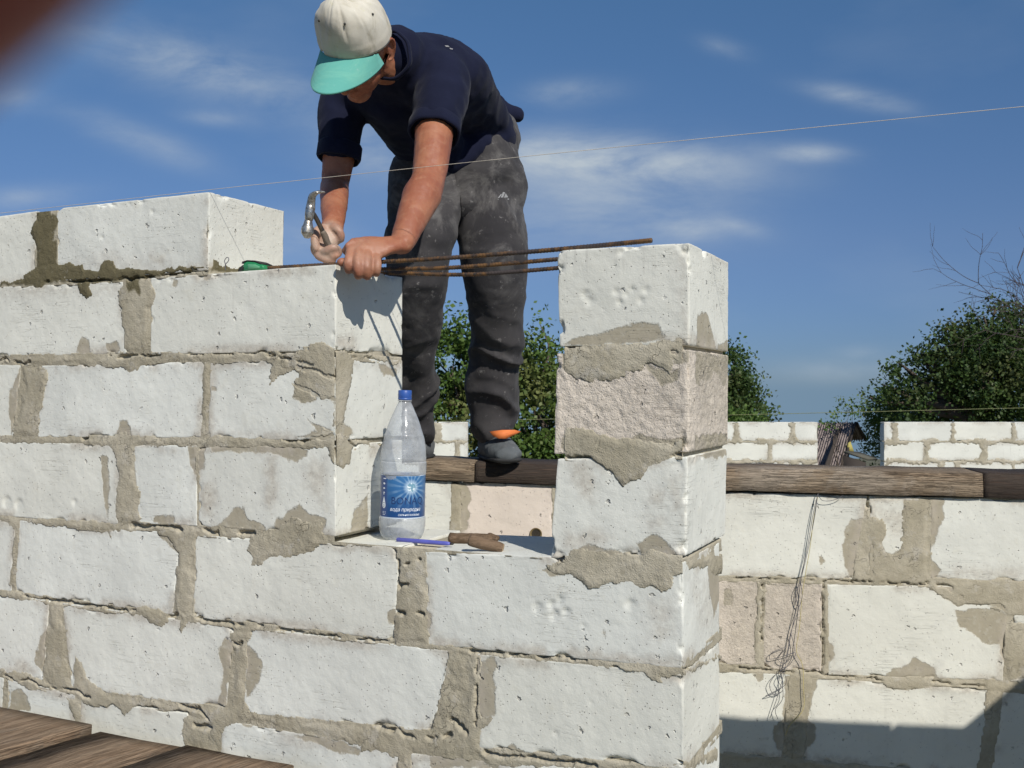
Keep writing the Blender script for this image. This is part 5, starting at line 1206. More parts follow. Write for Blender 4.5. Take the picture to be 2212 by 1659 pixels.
def cloth_mat(name, c, c2, dust=None, dustamt=0.0, scale=1.0, fine=900):
    m, nt, b = mat_new(name); k = NT(nt); P = k.n('ShaderNodeNewGeometry').outputs['Position']
    col = k.mix(k.mapr(k.noise(P, 6, 5, .6), .35, .65), c, c2)
    if dust:
        d1 = k.mapr(k.noise(P, 7, 6, .72, .8), .50, .68); d2 = k.mapr(k.noise(k.scale(P, (1, 1, 1), (3, 1, 7)), 38, 5, .75), .60, .70)
        zf = k.n('ShaderNodeSeparateXYZ'); k.l(P, zf.inputs[0]); up = k.mapr(zf.outputs[2], -.15, .75, .35, 1.0)
        col = k.mix(k.m('MULTIPLY', k.m('MULTIPLY', d1, up), dustamt), col, dust); col = k.mix(k.m('MULTIPLY', d2, dustamt * .9), col, tuple(min(.6, q * 1.9) for q in dust))
    k.l(col, b.inputs['Base Color']); b.inputs['Roughness'].default_value = .88; b.inputs['Specular IOR Level'].default_value = .2
    b.inputs['Sheen Weight'].default_value = .05
    h = k.m('ADD', k.m('MULTIPLY', k.noise(P, 30, 5, .6), .8), k.m('MULTIPLY', k.noise(P, fine, 2), .25)); k.l(k.bump(h, .5, .0035 * scale), b.inputs['Normal'])
    return m
M_SHIRT = cloth_mat('navy_cotton', (.0045, .0065, .022), (.0075, .010, .030)); M_TROUS = cloth_mat('dusty_black_trousers', (.036, .034, .036), (.062, .058, .058), (.19, .18, .17), .52)
M_CAPW = cloth_mat('soiled_cream_cloth', (.66, .62, .52), (.56, .51, .41), (.34, .30, .19), .62, .5); M_MINT = cloth_mat('mint_cloth', (.125, .40, .335), (.15, .43, .355), (.30, .60, .42), .25, .4)
M_HAIR = simple_mat('brown_hair', (.045, .028, .018), .8, nscale=120, bump=.6, bdist=.004); M_SHOE = cloth_mat('grey_boot_leather', (.13, .14, .145), (.075, .085, .09), (.20, .20, .19), .4)
M_ORANGE = simple_mat('orange_cloth', (.75, .20, .05), .75, nscale=40, bump=.3); M_SOLE = simple_mat('dark_sole', (.03, .03, .03), .8); M_EYE = simple_mat('eye_white', (.7, .68, .64), .3)

def ell_tube(pts, rad, ax=None, n=20, sub=6, capn=4):
    """rounded limb: rad rows (r1, r2) along axis ax (first) and its perpendicular; hemispherical ends"""
    pts = np.array(pts, float); rad = np.array([(r, r) if np.isscalar(r) else r for r in rad], float); m = len(pts)
    t = np.linspace(0, m - 1, (m - 1) * sub + 1)
    P = smooth_path(pts, len(t)); R = np.stack([np.interp(t, np.arange(m), rad[:, 0]), np.interp(t, np.arange(m), rad[:, 1])], -1)
    T = np.gradient(P, axis=0); T /= np.linalg.norm(T, axis=1)[:, None]
    # rounded ends
    def endc(p, d, r, rev):
        out = []
        for q in range(1, capn + 1):
            a = q / (capn + .35) * math.pi / 2; out.append((p + d * r.mean() * .8 * math.sin(a), r * math.cos(a)))
        return out[::-1] if rev else out
    A0 = endc(P[0], -T[0], R[0], True); A1 = endc(P[-1], T[-1], R[-1], False)
    P2 = np.array([a[0] for a in A0] + list(P) + [a[0] for a in A1]); R2 = np.array([a[1] for a in A0] + list(R) + [a[1] for a in A1])
    T2 = np.concatenate([np.repeat(T[:1], capn, 0), T, np.repeat(T[-1:], capn, 0)])
    ax = np.array(ax if ax is not None else (1, 0, 0), float)
    A = ax[None] - T2 * (T2 @ ax)[:, None]; A /= np.linalg.norm(A, axis=1)[:, None] + 1e-9; B = np.cross(T2, A)
    th = np.linspace(0, 2 * math.pi, n, endpoint=False)
    V = (P2[:, None] + R2[:, 0][:, None, None] * np.cos(th)[None, :, None] * A[:, None] + R2[:, 1][:, None, None] * np.sin(th)[None, :, None] * B[:, None]).reshape(-1, 3)
    M = len(P2); i = np.arange(M - 1)[:, None] * n; j = np.arange(n)[None]; j2 = (j + 1) % n
    return V, [np.stack([i + j, i + j2, i + n + j2, i + n + j], -1).reshape(-1, 4), np.arange(n)[::-1][None], (np.arange(n) + (M - 1) * n)[None]]
def ellipsoid(c, axes, r, n=24):
    """axes: 3 unit vectors"""
    a, b_ = np.meshgrid(np.linspace(.001, math.pi - .001, n), np.linspace(0, 2 * math.pi, n, endpoint=False), indexing='ij')
    d = np.stack([np.sin(a) * np.cos(b_), np.sin(a) * np.sin(b_), np.cos(a)], -1) * np.array(r)
    V = (np.array(c) + d @ np.array(axes)).reshape(-1, 3)
    i = np.arange(n - 1)[:, None] * n; j = np.arange(n)[None]; j2 = (j + 1) % n
    return V, [np.stack([i + j, i + n + j, i + n + j2, i + j2], -1).reshape(-1, 4), np.arange(n)[None], (np.arange(n)[::-1] + (n - 1) * n)[None]]
def remeshed(name, parts, voxel, mat, parent, smooth=2, disp=None, attrs=None, factor=.5):
    V, Fs = mergeF(parts)
    tmp = npmesh('tmp', V, [f for f in Fs if f.shape[1] == 4] + [f for f in Fs if f.shape[1] != 4], None)
    md = tmp.modifiers.new('r', 'REMESH'); md.mode = 'VOXEL'; md.voxel_size = voxel
    if smooth:
        s2 = tmp.modifiers.new('s', 'SMOOTH'); s2.factor = factor; s2.iterations = smooth
    dg = bpy.context.evaluated_depsgraph_get(); dg.update()
    me = bpy.data.meshes.new_from_object(tmp.evaluated_get(dg)); bpy.data.objects.remove(tmp)
    n = len(me.vertices); co = np.zeros(n * 3, np.float32); me.vertices.foreach_get('co', co); co = co.reshape(-1, 3).astype(float)
    if disp is not None:
        no = np.zeros(n * 3, np.float32); me.vertex_normals.foreach_get('vector', no); no = no.reshape(-1, 3)
        co = co + no * disp(co, no)[:, None]
    if attrs:
        for k_, fn in attrs.items():
            at = me.attributes.new(k_, 'FLOAT', 'POINT'); at.data.foreach_set('value', fn(co).astype(np.float32))
    co = co - np.array(world_loc(parent)); me.vertices.foreach_set('co', co.astype(np.float32).ravel())
    me.polygons.foreach_set('use_smooth', np.ones(len(me.polygons), bool)); me.update(); me.materials.clear(); me.materials.append(mat); me.name = name
    o = bpy.data.objects.new(name, me); return link(o, parent)
ANK_L, KNE_L, HIP_L = PT(1068, 945, 3.52), PT(1072, 705, 3.36), PT(1062, 405, 3.26)
ANK_R, KNE_R, HIP_R = PT(900, 950, 3.54), PT(905, 690, 3.24), PT(925, 405, 3.18)
DH = -.07   # the left hand hangs a little in front of the wall end
SH_L, EL_L, WR_L = PT(952, 180, 2.78), PT(926, 385, 2.58), PT(868, 528, 2.475 + DH)
DR = .09
Qp = lambda x, y, d: PT(*cpx('Q', x, y), d + DR)
SH_R, EL_R, WR_R = PT(748, 215, 2.94), PT(724, 395, 2.90), Qp(735, 860, 2.53)
SPN = [PT(1000, 350, 3.24), PT(1015, 270, 3.20), PT(985, 210, 3.08), PT(930, 172, 2.94), PT(878, 155, 2.82), PT(862, 132, 2.74)]
LAT = np.array([.946, -.324, -.03]); LAT /= np.linalg.norm(LAT)
# head frame
HF = np.array([-.30, -.42, -.86]); HF /= np.linalg.norm(HF)
HU = np.array([-.12, -.86, .50]); HU -= HF * (HU @ HF); HU /= np.linalg.norm(HU); HL = np.cross(HU, HF)
if HL[0] < 0: HL = -HL
HC = PT(774, 103, 2.58); AX = [HF, HL, HU]
def H(f, l, u): return HC + HF * f + HL * l + HU * u
base_m = np.array([-.19, 3.5, PT(1070, 1001, 3.44)[2]])
man = empty('person', base_m, 'bricklayer bent over the wall in cream cap, navy t-shirt and dusty dark trousers', 'person')
body = [ellipsoid(H(-.005, 0, .022), AX, (.098, .077, .096)), ellipsoid(H(.032, 0, -.045), AX, (.062, .058, .066)), ellipsoid(H(.062, 0, -.092), AX, (.034, .034, .026)),
        ell_tube([H(.090, 0, .012), H(.106, 0, -.012), H(.119, 0, -.034)], [.009, .011, .013]), ellipsoid(H(.104, .013, -.036), AX, (.012, .008, .008), 12), ellipsoid(H(.104, -.013, -.036), AX, (.012, .008, .008), 12),
        ell_tube([H(.084, -.022, -.063), H(.096, 0, -.060), H(.084, .022, -.063)], [.006, .008, .006]), ell_tube([H(.082, -.019, -.072), H(.094, 0, -.072), H(.082, .019, -.072)], [.006, .009, .006]),
        ell_tube([H(.080, -.045, .022), H(.098, -.018, .026), H(.097, .018, .026), H(.080, .045, .022)], [.008, .009, .009, .008]), ellipsoid(H(.060, .045, -.018), AX, (.026, .018, .018), 14), ellipsoid(H(.060, -.045, -.018), AX, (.026, .018, .018), 14),
        ell_tube([H(-.035, 0, -.03), H(-.06, 0, -.10), SPN[5] * .6 + SPN[4] * .4], [(.052, .054), (.052, .056), (.06, .06)], HL)]
for s_ in (1, -1):   # ears: rim and lobe
    e0_ = lambda f, u, o=0: H(f - .012, s_ * (.078 + o), u - .006)
    body += [ell_tube([e0_(.010, -.026), e0_(-.004, -.030, .004), e0_(-.016, -.010, .010), e0_(-.020, .014, .012), e0_(-.008, .030, .009), e0_(.008, .026, .003)], [.0055, .006, .0055, .0055, .0055, .005], sub=5, n=10),
             ellipsoid(e0_(-.004, .0, .002), AX, (.014, .005, .024), 12)]
# arms and hands
body += [ell_tube([SPN[4] * .5 + SH_L * .5, SH_L, SH_L * .5 + EL_L * .5, EL_L, EL_L * .72 + WR_L * .28, EL_L * .35 + WR_L * .65, WR_L], [.06, .062, .054, .043, .049, .037, (.031, .025)], (1, -.3, .3)),
         ell_tube([SPN[4] * .5 + SH_R * .5, SH_R, SH_R * .5 + EL_R * .5, EL_R, EL_R * .65 + WR_R * .35, WR_R], [.06, .06, .050, .041, .040, (.029, .027)], (1, -.3, .3))]
fing = [([(800, 430, 2.412), (748, 520, 2.392), (722, 640, 2.380), (722, 735, 2.386), (745, 745, 2.408)], .0112), ([(905, 440, 2.412), (880, 540, 2.386), (872, 690, 2.373), (876, 828, 2.380), (890, 835, 2.404)], .0112),
        ([(1035, 480, 2.418), (1025, 570, 2.390), (1022, 700, 2.378), (1026, 838, 2.386), (1036, 840, 2.410)], .0108), ([(1170, 515, 2.425), (1195, 600, 2.400), (1196, 700, 2.390), (1180, 788, 2.396), (1165, 795, 2.420)], .0102)]
wr = WR_L + np.array([-.012, -.02, .0])
for pts, r in fing:
    p = [Kp(*q) for q in pts]
    body.append(ell_tube([wr * .55 + p[0] * .45, p[0], p[1], p[2], p[3], p[4]], [.0145, r * 1.18, r * .98, r * 1.02, r * .92, r * .8], sub=4, n=14))
body += [ell_tube([WR_L, wr * .6 + Kp(960, 440, 2.42) * .4, Kp(900, 455, 2.425), Kp(860, 480, 2.43)], [(.030, .022), (.036, .019), (.038, .015), (.034, .013)], (1, 0, -.15)),
         ell_tube([Kp(1180, 560, 2.455), Kp(900, 640, 2.445), Kp(720, 625, 2.425), Kp(592, 622, 2.408)], [.017, .014, .0115, .0098], sub=5, n=14)]
# right hand round the hammer handle
body += [ell_tube([WR_R, Qp(700, 1000, 2.50), Qp(640, 1200, 2.475), Qp(600, 1350, 2.47)], [(.029, .025), (.032, .024), (.031, .024), (.024, .020)], (1, 0, 0)),
         ell_tube([Qp(560, 940, 2.475), Qp(420, 1010, 2.445), Qp(375, 1180, 2.430), Qp(400, 1350, 2.428)], [.0125, .0115, .011, .0095], sub=5, n=14),
         ell_tube([Qp(470, 1180, 2.47), Qp(370, 1330, 2.455), Qp(440, 1470, 2.440), Qp(590, 1560, 2.432), Qp(740, 1580, 2.436)], [.013, .0125, .012, .0115, .0095], sub=5, n=14),
         ell_tube([Qp(480, 1330, 2.46), Qp(560, 1420, 2.432), Qp(660, 1370, 2.420), Qp(770, 1345, 2.422), Qp(862, 1400, 2.440)], [.0125, .012, .0115, .011, .0095], sub=5, n=14),
         ell_tube([Qp(560, 1420, 2.45), Qp(680, 1490, 2.432), Qp(790, 1480, 2.428), Qp(862, 1430, 2.445)], [.012, .0115, .011, .009], sub=5, n=14),
         ell_tube([Qp(600, 945, 2.50), Qp(760, 950, 2.470), Qp(870, 1040, 2.462), Qp(880, 1160, 2.468), Qp(820, 1190, 2.48)], [.0135, .0135, .0125, .0115, .010], sub=5, n=14),
         ellipsoid(Qp(640, 1180, 2.485), AX, (.030, .026, .034), 16)]
# torso and legs under the clothes
body += [ell_tube(SPN, [(.11, .07), (.09, .05), (.10, .05), (.12, .07), (.12, .07), (.06, .055)], LAT), ell_tube([HIP_L, PT(1070, 660, 3.30), PT(1068, 790, 3.42), PT(1070, 925, 3.50)], [.072, .045, .045, .035]), ell_tube([HIP_R, PT(893, 660, 3.20), PT(888, 790, 3.36), PT(892, 925, 3.50)], [.072, .045, .045, .035]), ell_tube([HIP_L, HIP_R], [.09, .09])]
def body_disp(co, no):
    return .0008 * fbm(co[:, 0] * 60, co[:, 1] * 60, co[:, 2] * 60, 7, 3) + .0022 * fbm(co[:, 0] * 14, co[:, 1] * 14, co[:, 2] * 9, 9, 2)
hr = Qp(600, 1250, 2.46); hl_ = Kp(900, 620, 2.4)
remeshed('body', body, .0034, M_SKIN, man, smooth=3, disp=body_disp,
         attrs={'dust': lambda co: np.clip(sstep(.085, .045, np.linalg.norm(co - hr, axis=1)) * 1.0 + .25 * sstep(.09, .05, np.linalg.norm(co - hl_, axis=1)), 0, 1) * (.6 + .4 * fbm(co[:, 0] * 30, co[:, 1] * 30, co[:, 2] * 30, 3, 2))})
for s_ in (1, -1):
    V, Fs = ellipsoid(H(.080, s_ * .031, .004), AX, (.012, .012, .012), 14); npmesh('eye', V, Fs, M_EYE, man)
# hair showing below the cap
def clipped(V, Fs, keep):
    F_ = np.concatenate([f for f in Fs if f.shape[1] == 4]); k_ = keep(V)[F_].all(1); F_ = F_[k_]; used = np.unique(F_); rm = np.full(len(V), -1); rm[used] = np.arange(len(used)); return V[used], rm[F_]
V, Fs = ellipsoid(H(-.012, 0, .018), AX, (.1015, .0815, .100), 60)
hv, hf = clipped(V, Fs, lambda V: ((V - HC) @ HF < -.004 - .35 * ((V - HC) @ HU + .02)) & ((V - HC) @ HU > -.062)); npmesh('hair', hv, hf, M_HAIR, man)

# cap
capn = empty('cap', H(0, 0, .05), None, None); capn.parent = man; capn.location = Vector(H(0, 0, .05)) - Vector(base_m)
for kx in ('label', 'category'):
    if kx in capn: del capn[kx]
capn['label'] = 'cream cloth cap with a mint green brim'
na, nb = 144, 40
aa, bb = np.meshgrid(np.linspace(0, 2 * math.pi, na, endpoint=False), np.linspace(0, 1, nb), indexing='ij')   # azimuth (0 = front), height
el = bb * math.pi / 2
prof_r = np.cos(el) ** .62; prof_h = np.sin(el) ** .95
rf_ = .106 * prof_r; rl_ = .089 * prof_r
f_ = rf_ * np.cos(aa) - .004; l_ = rl_ * np.sin(aa); u_ = .128 * prof_h
base_u = .036 + .022 * np.cos(aa) - .012 * (np.abs(np.sin(aa)) ** 3)
seam = np.abs(((aa / (math.pi / 3)) % 1) - .5) * 2          # 1 at seams
groove = -.0016 * sstep(.93, 1.0, seam) + .0030 * fbm(np.cos(aa) * 3.5, np.sin(aa) * 3.5, bb * 2.2, 12, 3, .55) * np.sin(el * 2).clip(0, 1)
creas = -.006 * np.exp(-(((aa - .42) % (2 * math.pi)) / .07) ** 2) * sstep(.15, .4, bb) * sstep(.95, .6, bb) - .005 * np.exp(-(((aa + .62 + math.pi) % (2 * math.pi) - math.pi) / .10) ** 2) * sstep(.9, .1, bb) - .006 * np.exp(-(((aa + .25 + math.pi) % (2 * math.pi) - math.pi) / .35) ** 2) * sstep(.1, .4, bb) * sstep(.9, .6, bb)
band = .0012 * sstep(.14, .12, bb)
R_ = 1 + (groove + creas + band) / .1
P = HC + (f_ * R_)[..., None] * HF + (l_ * R_)[..., None] * HL + (base_u + u_ * (1 + groove / .1))[..., None] * HU
V1 = P.reshape(-1, 3); Vin = (HC + (f_ * R_ * .965)[..., None] * HF + (l_ * R_ * .965)[..., None] * HL + (base_u + u_ * .97)[..., None] * HU).reshape(-1, 3)
i = np.arange(na)[:, None] * nb; i2 = ((np.arange(na) + 1) % na)[:, None] * nb; j = np.arange(nb - 1)[None]
fo = np.stack([i + j, i2 + j, i2 + j + 1, i + j + 1], -1).reshape(-1, 4); rim = np.stack([i[:, 0], i[:, 0] + na * nb, i2[:, 0] + na * nb, i2[:, 0]], -1)
npmesh('crown', np.concatenate([V1, Vin]), np.concatenate([fo, fo[:, ::-1] + na * nb, rim]), M_CAPW, capn)
ba, bt_ = np.meshgrid(np.linspace(-1.12, 1.12, 49), np.linspace(0, 1, 22), indexing='ij')
outl = .112 * np.clip(1 - (np.abs(ba) / 1.12) ** 2.2, 0, 1) ** .60
f0, l0 = .106 * np.cos(ba) - .006, .089 * np.sin(ba)
fB = f0 + outl * bt_ * (.55 + .45 * np.cos(ba)); lB = l0 * (1 + .10 * bt_)
arch = -.030 * (np.abs(lB) / .09) ** 2 * (.35 + .65 * bt_) - .012 * bt_ - .0006 * np.cos(bt_ * 60) * (bt_ > .55)
bu0 = .036 + .022 * np.cos(ba) - .012 * (np.abs(np.sin(ba)) ** 3) + .003
top = HC + fB[..., None] * HF + lB[..., None] * HL + (bu0 + arch)[..., None] * HU
bot_ = top - HU * .0042
nv_ = top.shape[0] * top.shape[1]; fb = gridfaces(top.shape[0], top.shape[1]); n1, n2 = top.shape[:2]
idx = np.arange(nv_).reshape(n1, n2); ring = np.concatenate([idx[:, -1], idx[-1, ::-1][1:], idx[::-1, 0][1:], idx[0, 1:]])[:]
rr2 = np.stack([ring[:-1], ring[1:], ring[1:] + nv_, ring[:-1] + nv_], -1)
npmesh('brim', np.concatenate([top.reshape(-1, 3), bot_.reshape(-1, 3)]), np.concatenate([fb, fb[:, ::-1] + nv_, rr2]), M_MINT, capn)
def on_crown(a, h):
    e_ = h * math.pi / 2; pr_ = math.cos(e_) ** .62; return HC + HF * (.106 * pr_ * math.cos(a) - .004) * 1.01 + HL * .089 * pr_ * math.sin(a) * 1.01 + HU * (.036 + .022 * math.cos(a) - .012 * abs(math.sin(a)) ** 3 + .128 * math.sin(e_) ** .95)
for a in (.50, -.5, 1.55, -1.55, 2.6, -2.6):
    V, Fs = ellipsoid(on_crown(a, .50), AX, (.0032, .0032, .0032), 10); npmesh('eyelet', V, Fs, M_BLK, capn)
V, Fs = ellipsoid(H(-.004, 0, .166), AX, (.007, .007, .004), 12); npmesh('button', V, Fs, M_CAPW, capn)

# t-shirt
def folds(co, amp, sx, sy, sz, seed):
    n = fbm(co[:, 0] * sx, co[:, 1] * sy, co[:, 2] * sz, seed, 3, .5); return amp * (1 - np.abs(n) * 2.0)
shirt = [ell_tube([PT(1018, 306, 3.23), PT(1008, 272, 3.20), PT(972, 220, 3.08), PT(925, 178, 2.94), PT(872, 152, 2.83), PT(852, 120, 2.74)], [(.150, .105), (.146, .090), (.160, .100), (.190, .125), (.165, .105), (.086, .080)], LAT, n=32),
         ell_tube([SPN[4] * .6 + SH_L * .4, SH_L, SH_L * .55 + EL_L * .45], [.088, .080, .066], (1, -.3, 0), n=24), ell_tube([SPN[4] * .6 + SH_R * .4, SH_R, SH_R * .40 + EL_R * .60], [.086, .072, .060], (1, -.3, 0), n=24),
         ell_tube([PT(850, 215, 2.88), PT(880, 255, 2.98), PT(925, 310, 3.08), PT(935, 335, 3.10)], [(.10, .075), (.115, .08), (.115, .07), (.105, .05)], LAT, n=28),
         ell_tube([PT(1000, 300, 3.14), PT(985, 330, 3.12), PT(965, 352, 3.11)], [(.10, .05), (.08, .045), (.05, .03)], LAT),
         ell_tube([PT(1010, 215, 3.20), PT(1060, 232, 3.26), PT(1092, 243, 3.28), PT(1119, 250, 3.28)], [(.05, .06), (.045, .05), (.030, .032), (.021, .022)], (0, 1, 0))]
HEMC = []
def shirt_disp(co, no):
    d = folds(co, .0050, 9, 7, 7, 15) + folds(co, .0022, 24, 18, 15, 16)
    ctr = (co - SH_L) @ ((EL_L - SH_L) / np.linalg.norm(EL_L - SH_L))
    return d
so = remeshed('t_shirt', shirt, .0085, M_SHIRT, man, smooth=4, disp=shirt_disp)
# collar and sleeve hems
def ring_band(c, axis, ax1, r1, r2, w, th, name, mat, parent, seed=0):
    axis = axis / np.linalg.norm(axis); A = ax1 - axis * (ax1 @ axis); A /= np.linalg.norm(A); B = np.cross(axis, A); n = 60
    th_ = np.linspace(0, 2 * math.pi, n, endpoint=False); wv = 1 + .04 * np.sin(th_ * 3 + seed) + .02 * np.sin(th_ * 7 + seed)
    P = []
    for (dr, h) in ((0, 0), (th, .15 * w), (th, .85 * w), (0, w), (-.004, w), (-.004, 0)):
        P.append(c + axis * h + ((r1 + dr) * wv * np.cos(th_))[:, None] * A + ((r2 + dr) * wv * np.sin(th_))[:, None] * B)
    V = np.concatenate(P); i = np.arange(n); j = (i + 1) % n; Fs = [np.stack([i + q * n, j + q * n, j + (q + 1) % 6 * n, i + (q + 1) % 6 * n], -1) for q in range(6)]
    return npmesh(name, V, Fs, mat, parent)
ring_band(PT(838, 120, 2.67), SPN[4] - H(-.05, 0, -.07), HL, .068, .064, .013, .003, 'collar', M_SHIRT, so)
eL = EL_L - SH_L; eR = EL_R - SH_R
ring_band(SH_L + eL * .455, eL, np.array([1, -.3, 0.]), .0665, .0665, .042, .004, 'sleeve_hem', M_SHIRT, so, 1)
ring_band(SH_R + eR * .55, eR, np.array([1, -.3, 0.]), .0605, .0605, .048, .004, 'sleeve_hem', M_SHIRT, so, 2)

# trousers
tro = [ell_tube([PT(1030, 285, 3.26), PT(1005, 335, 3.25), PT(990, 385, 3.24), PT(988, 425, 3.24)], [(.155, .125), (.190, .145), (.198, .14), (.16, .12)], LAT, n=36),
       ell_tube([PT(1060, 380, 3.25), PT(1062, 450, 3.24), PT(1066, 545, 3.22), PT(1072, 660, 3.30), PT(1071, 760, 3.40), PT(1067, 850, 3.47), PT(1070, 912, 3.51)], [(.112, .115), (.108, .112), (.105, .108), (.092, .095), (.091, .092), (.082, .086), (.074, .080)], LAT, n=30),
       ell_tube([PT(922, 380, 3.18), PT(914, 450, 3.15), PT(905, 545, 3.10), PT(893, 660, 3.20), PT(888, 760, 3.33), PT(886, 850, 3.43), PT(892, 925, 3.50)], [(.118, .115), (.108, .11), (.100, .105), (.091, .095), (.093, .09), (.088, .085), (.072, .07)], LAT, n=30)]
def tro_disp(co, no):
    z = co[:, 2]; near = np.exp(-((z - .0) / .10) ** 2) + np.exp(-((z + .18) / .07) ** 2) * 1.2 + .8 * np.exp(-((z - .58) / .10) ** 2) + .35
    s = co[:, 0] * .8; diag = z + .45 * np.abs(co[:, 0] + .12) + .10 * fbm(co[:, 0] * 5, co[:, 1] * 5, z * 4, 44, 2)
    return near * (.0130 * (1 - 2.2 * np.abs(vnoise(co[:, 0] * 3, co[:, 1] * 3, diag * 11, 31)))) + folds(co, .0028, 9, 9, 15, 32) + .006 * vnoise(co[:, 0] * 9, co[:, 1] * 9, z * 2.5, 35)
to_ = remeshed('trousers', tro, .0085, M_TROUS, man, smooth=3, disp=tro_disp)
# pocket flap, emblem print
from mathutils.bvhtree import BVHTree
def project_on(obj, pts_px, mat, name, lift=.0015):
    me = obj.data; co = np.zeros(len(me.vertices) * 3, np.float32); me.vertices.foreach_get('co', co); co = co.reshape(-1, 3) + np.array(world_loc(obj))
    if not hasattr(project_on, 'cache'): project_on.cache = {}
    if obj.name not in project_on.cache: project_on.cache[obj.name] = BVHTree.FromPolygons([tuple(c) for c in co], [tuple(p.vertices) for p in me.polygons])
    bv = project_on.cache[obj.name]; out = []
    for x, y in pts_px:
        r = ray(x, y); r = r / np.linalg.norm(r); h = bv.ray_cast(Vector((0, 0, 0)), Vector(r))
        if h[0] is None: return None
        out.append(np.array(h[0]) - r * lift)
    n = len(out); c = np.mean(out, 0)
    return npmesh(name, np.array(out), [np.arange(n)[None]], mat, obj, False)
M_PRINT = simple_mat('faded_grey_print', (.26, .26, .26), .8)
def Apx(x, y): return cpx('A', x, y)
for q in ([(1672, 1368), (1684, 1366), (1700, 1340), (1692, 1342)], [(1692, 1366), (1708, 1364), (1722, 1330), (1708, 1326)], [(1714, 1366), (1744, 1364), (1726, 1336)], [(1672, 1376), (1750, 1372), (1750, 1380), (1672, 1382)]):
    project_on(to_, [Apx(*p) for p in q], M_PRINT, 'emblem_print')
for q in ([(1316, 292), (1340, 292), (1350, 303), (1326, 301)], [(1350, 308), (1374, 314), (1370, 321), (1352, 316)]):
    project_on(so, [Apx(x - 12, y + 22) for x, y in q], M_PRINT, 'white_print')
pk = [PT(*Apx(x, y), 3.14) for x, y in ((1765, 1118), (1785, 1150), (1775, 1200), (1740, 1240))]
# boots
def boot(ank, d, name_dup):
    d = np.array([d[0], d[1], 0.0]); d /= np.linalg.norm(d); s = np.array([-d[1], d[0], 0]); zb = base_m[2] + .004; g = lambda f, l, z: np.array([ank[0], ank[1], zb]) + d * f + s * l + Zv * z
    parts = [ell_tube([g(-.055, 0, .045), g(.0, 0, .05), g(.08, 0, .042), (g(.155, 0, .032))], [(.046, .048), (.052, .056), (.058, .046), (.052, .030)], s, n=20), ell_tube([g(-.02, 0, .06), g(-.025, 0, .12)], [(.050, .058), (.052, .060)], s, n=18)]
    o = remeshed('boot', parts, .006, M_SHOE, man, smooth=3, disp=lambda co, no: folds(co, .003, 22, 22, 30, 51))
    sp_ = [ell_tube([g(-.06, 0, .014), g(.0, 0, .012), g(.08, 0, .013), g(.16, 0, .014)], [(.050, .013), (.052, .013), (.061, .013), (.054, .013)], s, n=18)]
    remeshed('sole', sp_, .006, M_SOLE, o, smooth=2); return o, g
bo, g = boot(ANK_L, (.30, -.95), 1); boot(ANK_R, (-.3, -.95), 2)
oc = [PT(*cpx('J', x, y), 3.385) for x, y in ((845, 1278), (960, 1262), (1080, 1262), (1140, 1282), (1080, 1312), (1000, 1345), (930, 1342), (880, 1322))]
oc = np.array(oc); oc[:, 1] += .03 * np.array([0, -.3, 0, 1.2, .6, -.4, -.6, -.3]); n = len(oc); cen = oc.mean(0) + [0, -.02, .0]
V = np.concatenate([oc, oc + [0, .012, 0], [cen], [cen + [0, .012, 0]]]); ii = np.arange(n); jj = (ii + 1) % n
npmesh('orange_tongue', V, [np.stack([ii, jj, jj * 0 + 2 * n], -1), np.stack([jj + n, ii + n, ii * 0 + 2 * n + 1], -1), np.stack([jj, ii, ii + n, jj + n], -1)], M_ORANGE, bo)

# hammer held in the right hand
mst, nt, b = mat_new('worn_steel'); k = NT(nt); P_ = k.n('ShaderNodeNewGeometry').outputs['Position']
k.l(k.mix(k.mapr(k.noise(P_, 70, 5, .7), .42, .62), (.52, .50, .45), (.24, .21, .17)), b.inputs['Base Color']); b.inputs['Metallic'].default_value = .85; k.l(k.mapr(k.noise(P_, 90, 4), .3, .7, .25, .5), b.inputs['Roughness'])
k.l(k.bump(k.noise(P_, 160, 4, .6), .3, .001), b.inputs['Normal'])
M_STEEL = mst; M_DKST = simple_mat('dark_steel_shaft', (.07, .065, .06), .45, metal=.6, nscale=60, col2=(.16, .12, .08)); M_GRIP = simple_mat('worn_grip', (.20, .16, .12), .8, nscale=60, bump=.4)
hm = empty('claw_hammer', Qp(300, 650, 2.40), 'claw hammer with a worn shiny steel head, gripped in the raised fist', 'hammer')
D_ = 2.385
def q3(x, y, d=0.0): return Qp(x, y, D_ + d)
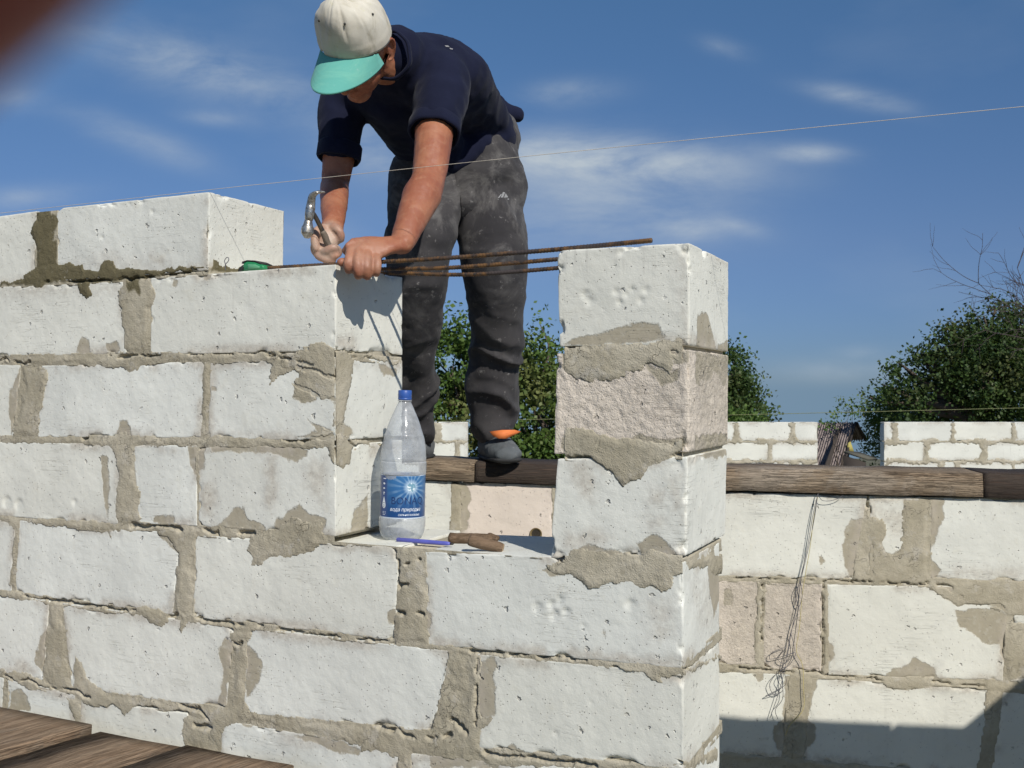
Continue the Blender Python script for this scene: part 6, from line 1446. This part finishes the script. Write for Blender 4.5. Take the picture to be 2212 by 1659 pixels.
remeshed('head', [ell_tube([q3(222, 1066), q3(225, 1040), q3(228, 990), q3(234, 930)], [.0150, .0160, .0158, .0148], n=28, capn=1), ell_tube([q3(234, 960), q3(240, 850), q3(246, 780), q3(262, 700)], [.0140, .0110, .0085, .0100], n=24),
                  ell_tube([q3(258, 760), q3(272, 650), q3(285, 540)], [(.0105, .012), (.012, .0135), (.0115, .013)], n=24)], .0016, M_STEEL, hm, smooth=2)
for s_ in (-1, 1):
    V, Fs = ell_tube([q3(285, 570, s_ * .003), q3(300, 440, s_ * .005), q3(325, 320, s_ * .008), q3(400, 255, s_ * .011), q3(480, 236, s_ * .012), q3(562, 240, s_ * .013)], [(.012, .006), (.0105, .005), (.009, .0048), (.006, .0044), (.0038, .004), (.0012, .003)], (1, 0, .3), n=16)
    npmesh('claw', V, Fs, M_STEEL, hm)
V, Fs = ell_tube([q3(275, 620, .0), q3(330, 660, .004), q3(400, 760, .012), q3(480, 920, .022), q3(540, 1040, .030)], [(.006, .008), (.0062, .008), (.0058, .007), (.0058, .007), (.0062, .007)], n=16); npmesh('shaft', V, Fs, M_DKST, hm)
V, Fs = ell_tube([q3(530, 1030, .028), q3(575, 1120, .036), q3(620, 1250, .045), q3(700, 1400, .056), q3(760, 1520, .064)], [.0075, .0085, .0085, .0095, .0095], n=18); npmesh('grip', V, Fs, M_GRIP, hm)

# the photographer's fingertip at the lens, top left corner
def finger():
    t = ray(95, 30); a_ = ray(-60, -150) * .030; tip = ray(120, -95) * .026
    e = empty('finger', ray(-330, -60) * .03, "blurred red fingertip of the photographer in the top left corner", 'finger')
    P0 = ray(-60, 20) * .027 + np.array([-.0033, 0, .0041]); dirn = np.array([1.0, 0.05, .62]); dirn /= np.linalg.norm(dirn)
    end = P0 + dirn * .0068; st = P0 - dirn * .05
    remeshed('fingertip', [ell_tube([st, P0 - dirn * .01, P0, end], [.0075, .0072, .0066, .0052], n=24, capn=6)], .0006, M_SKIN_F, e, smooth=4)
M_SKIN_F = simple_mat('red_finger_skin', (.26, .04, .025), .5, nscale=400)
finger()
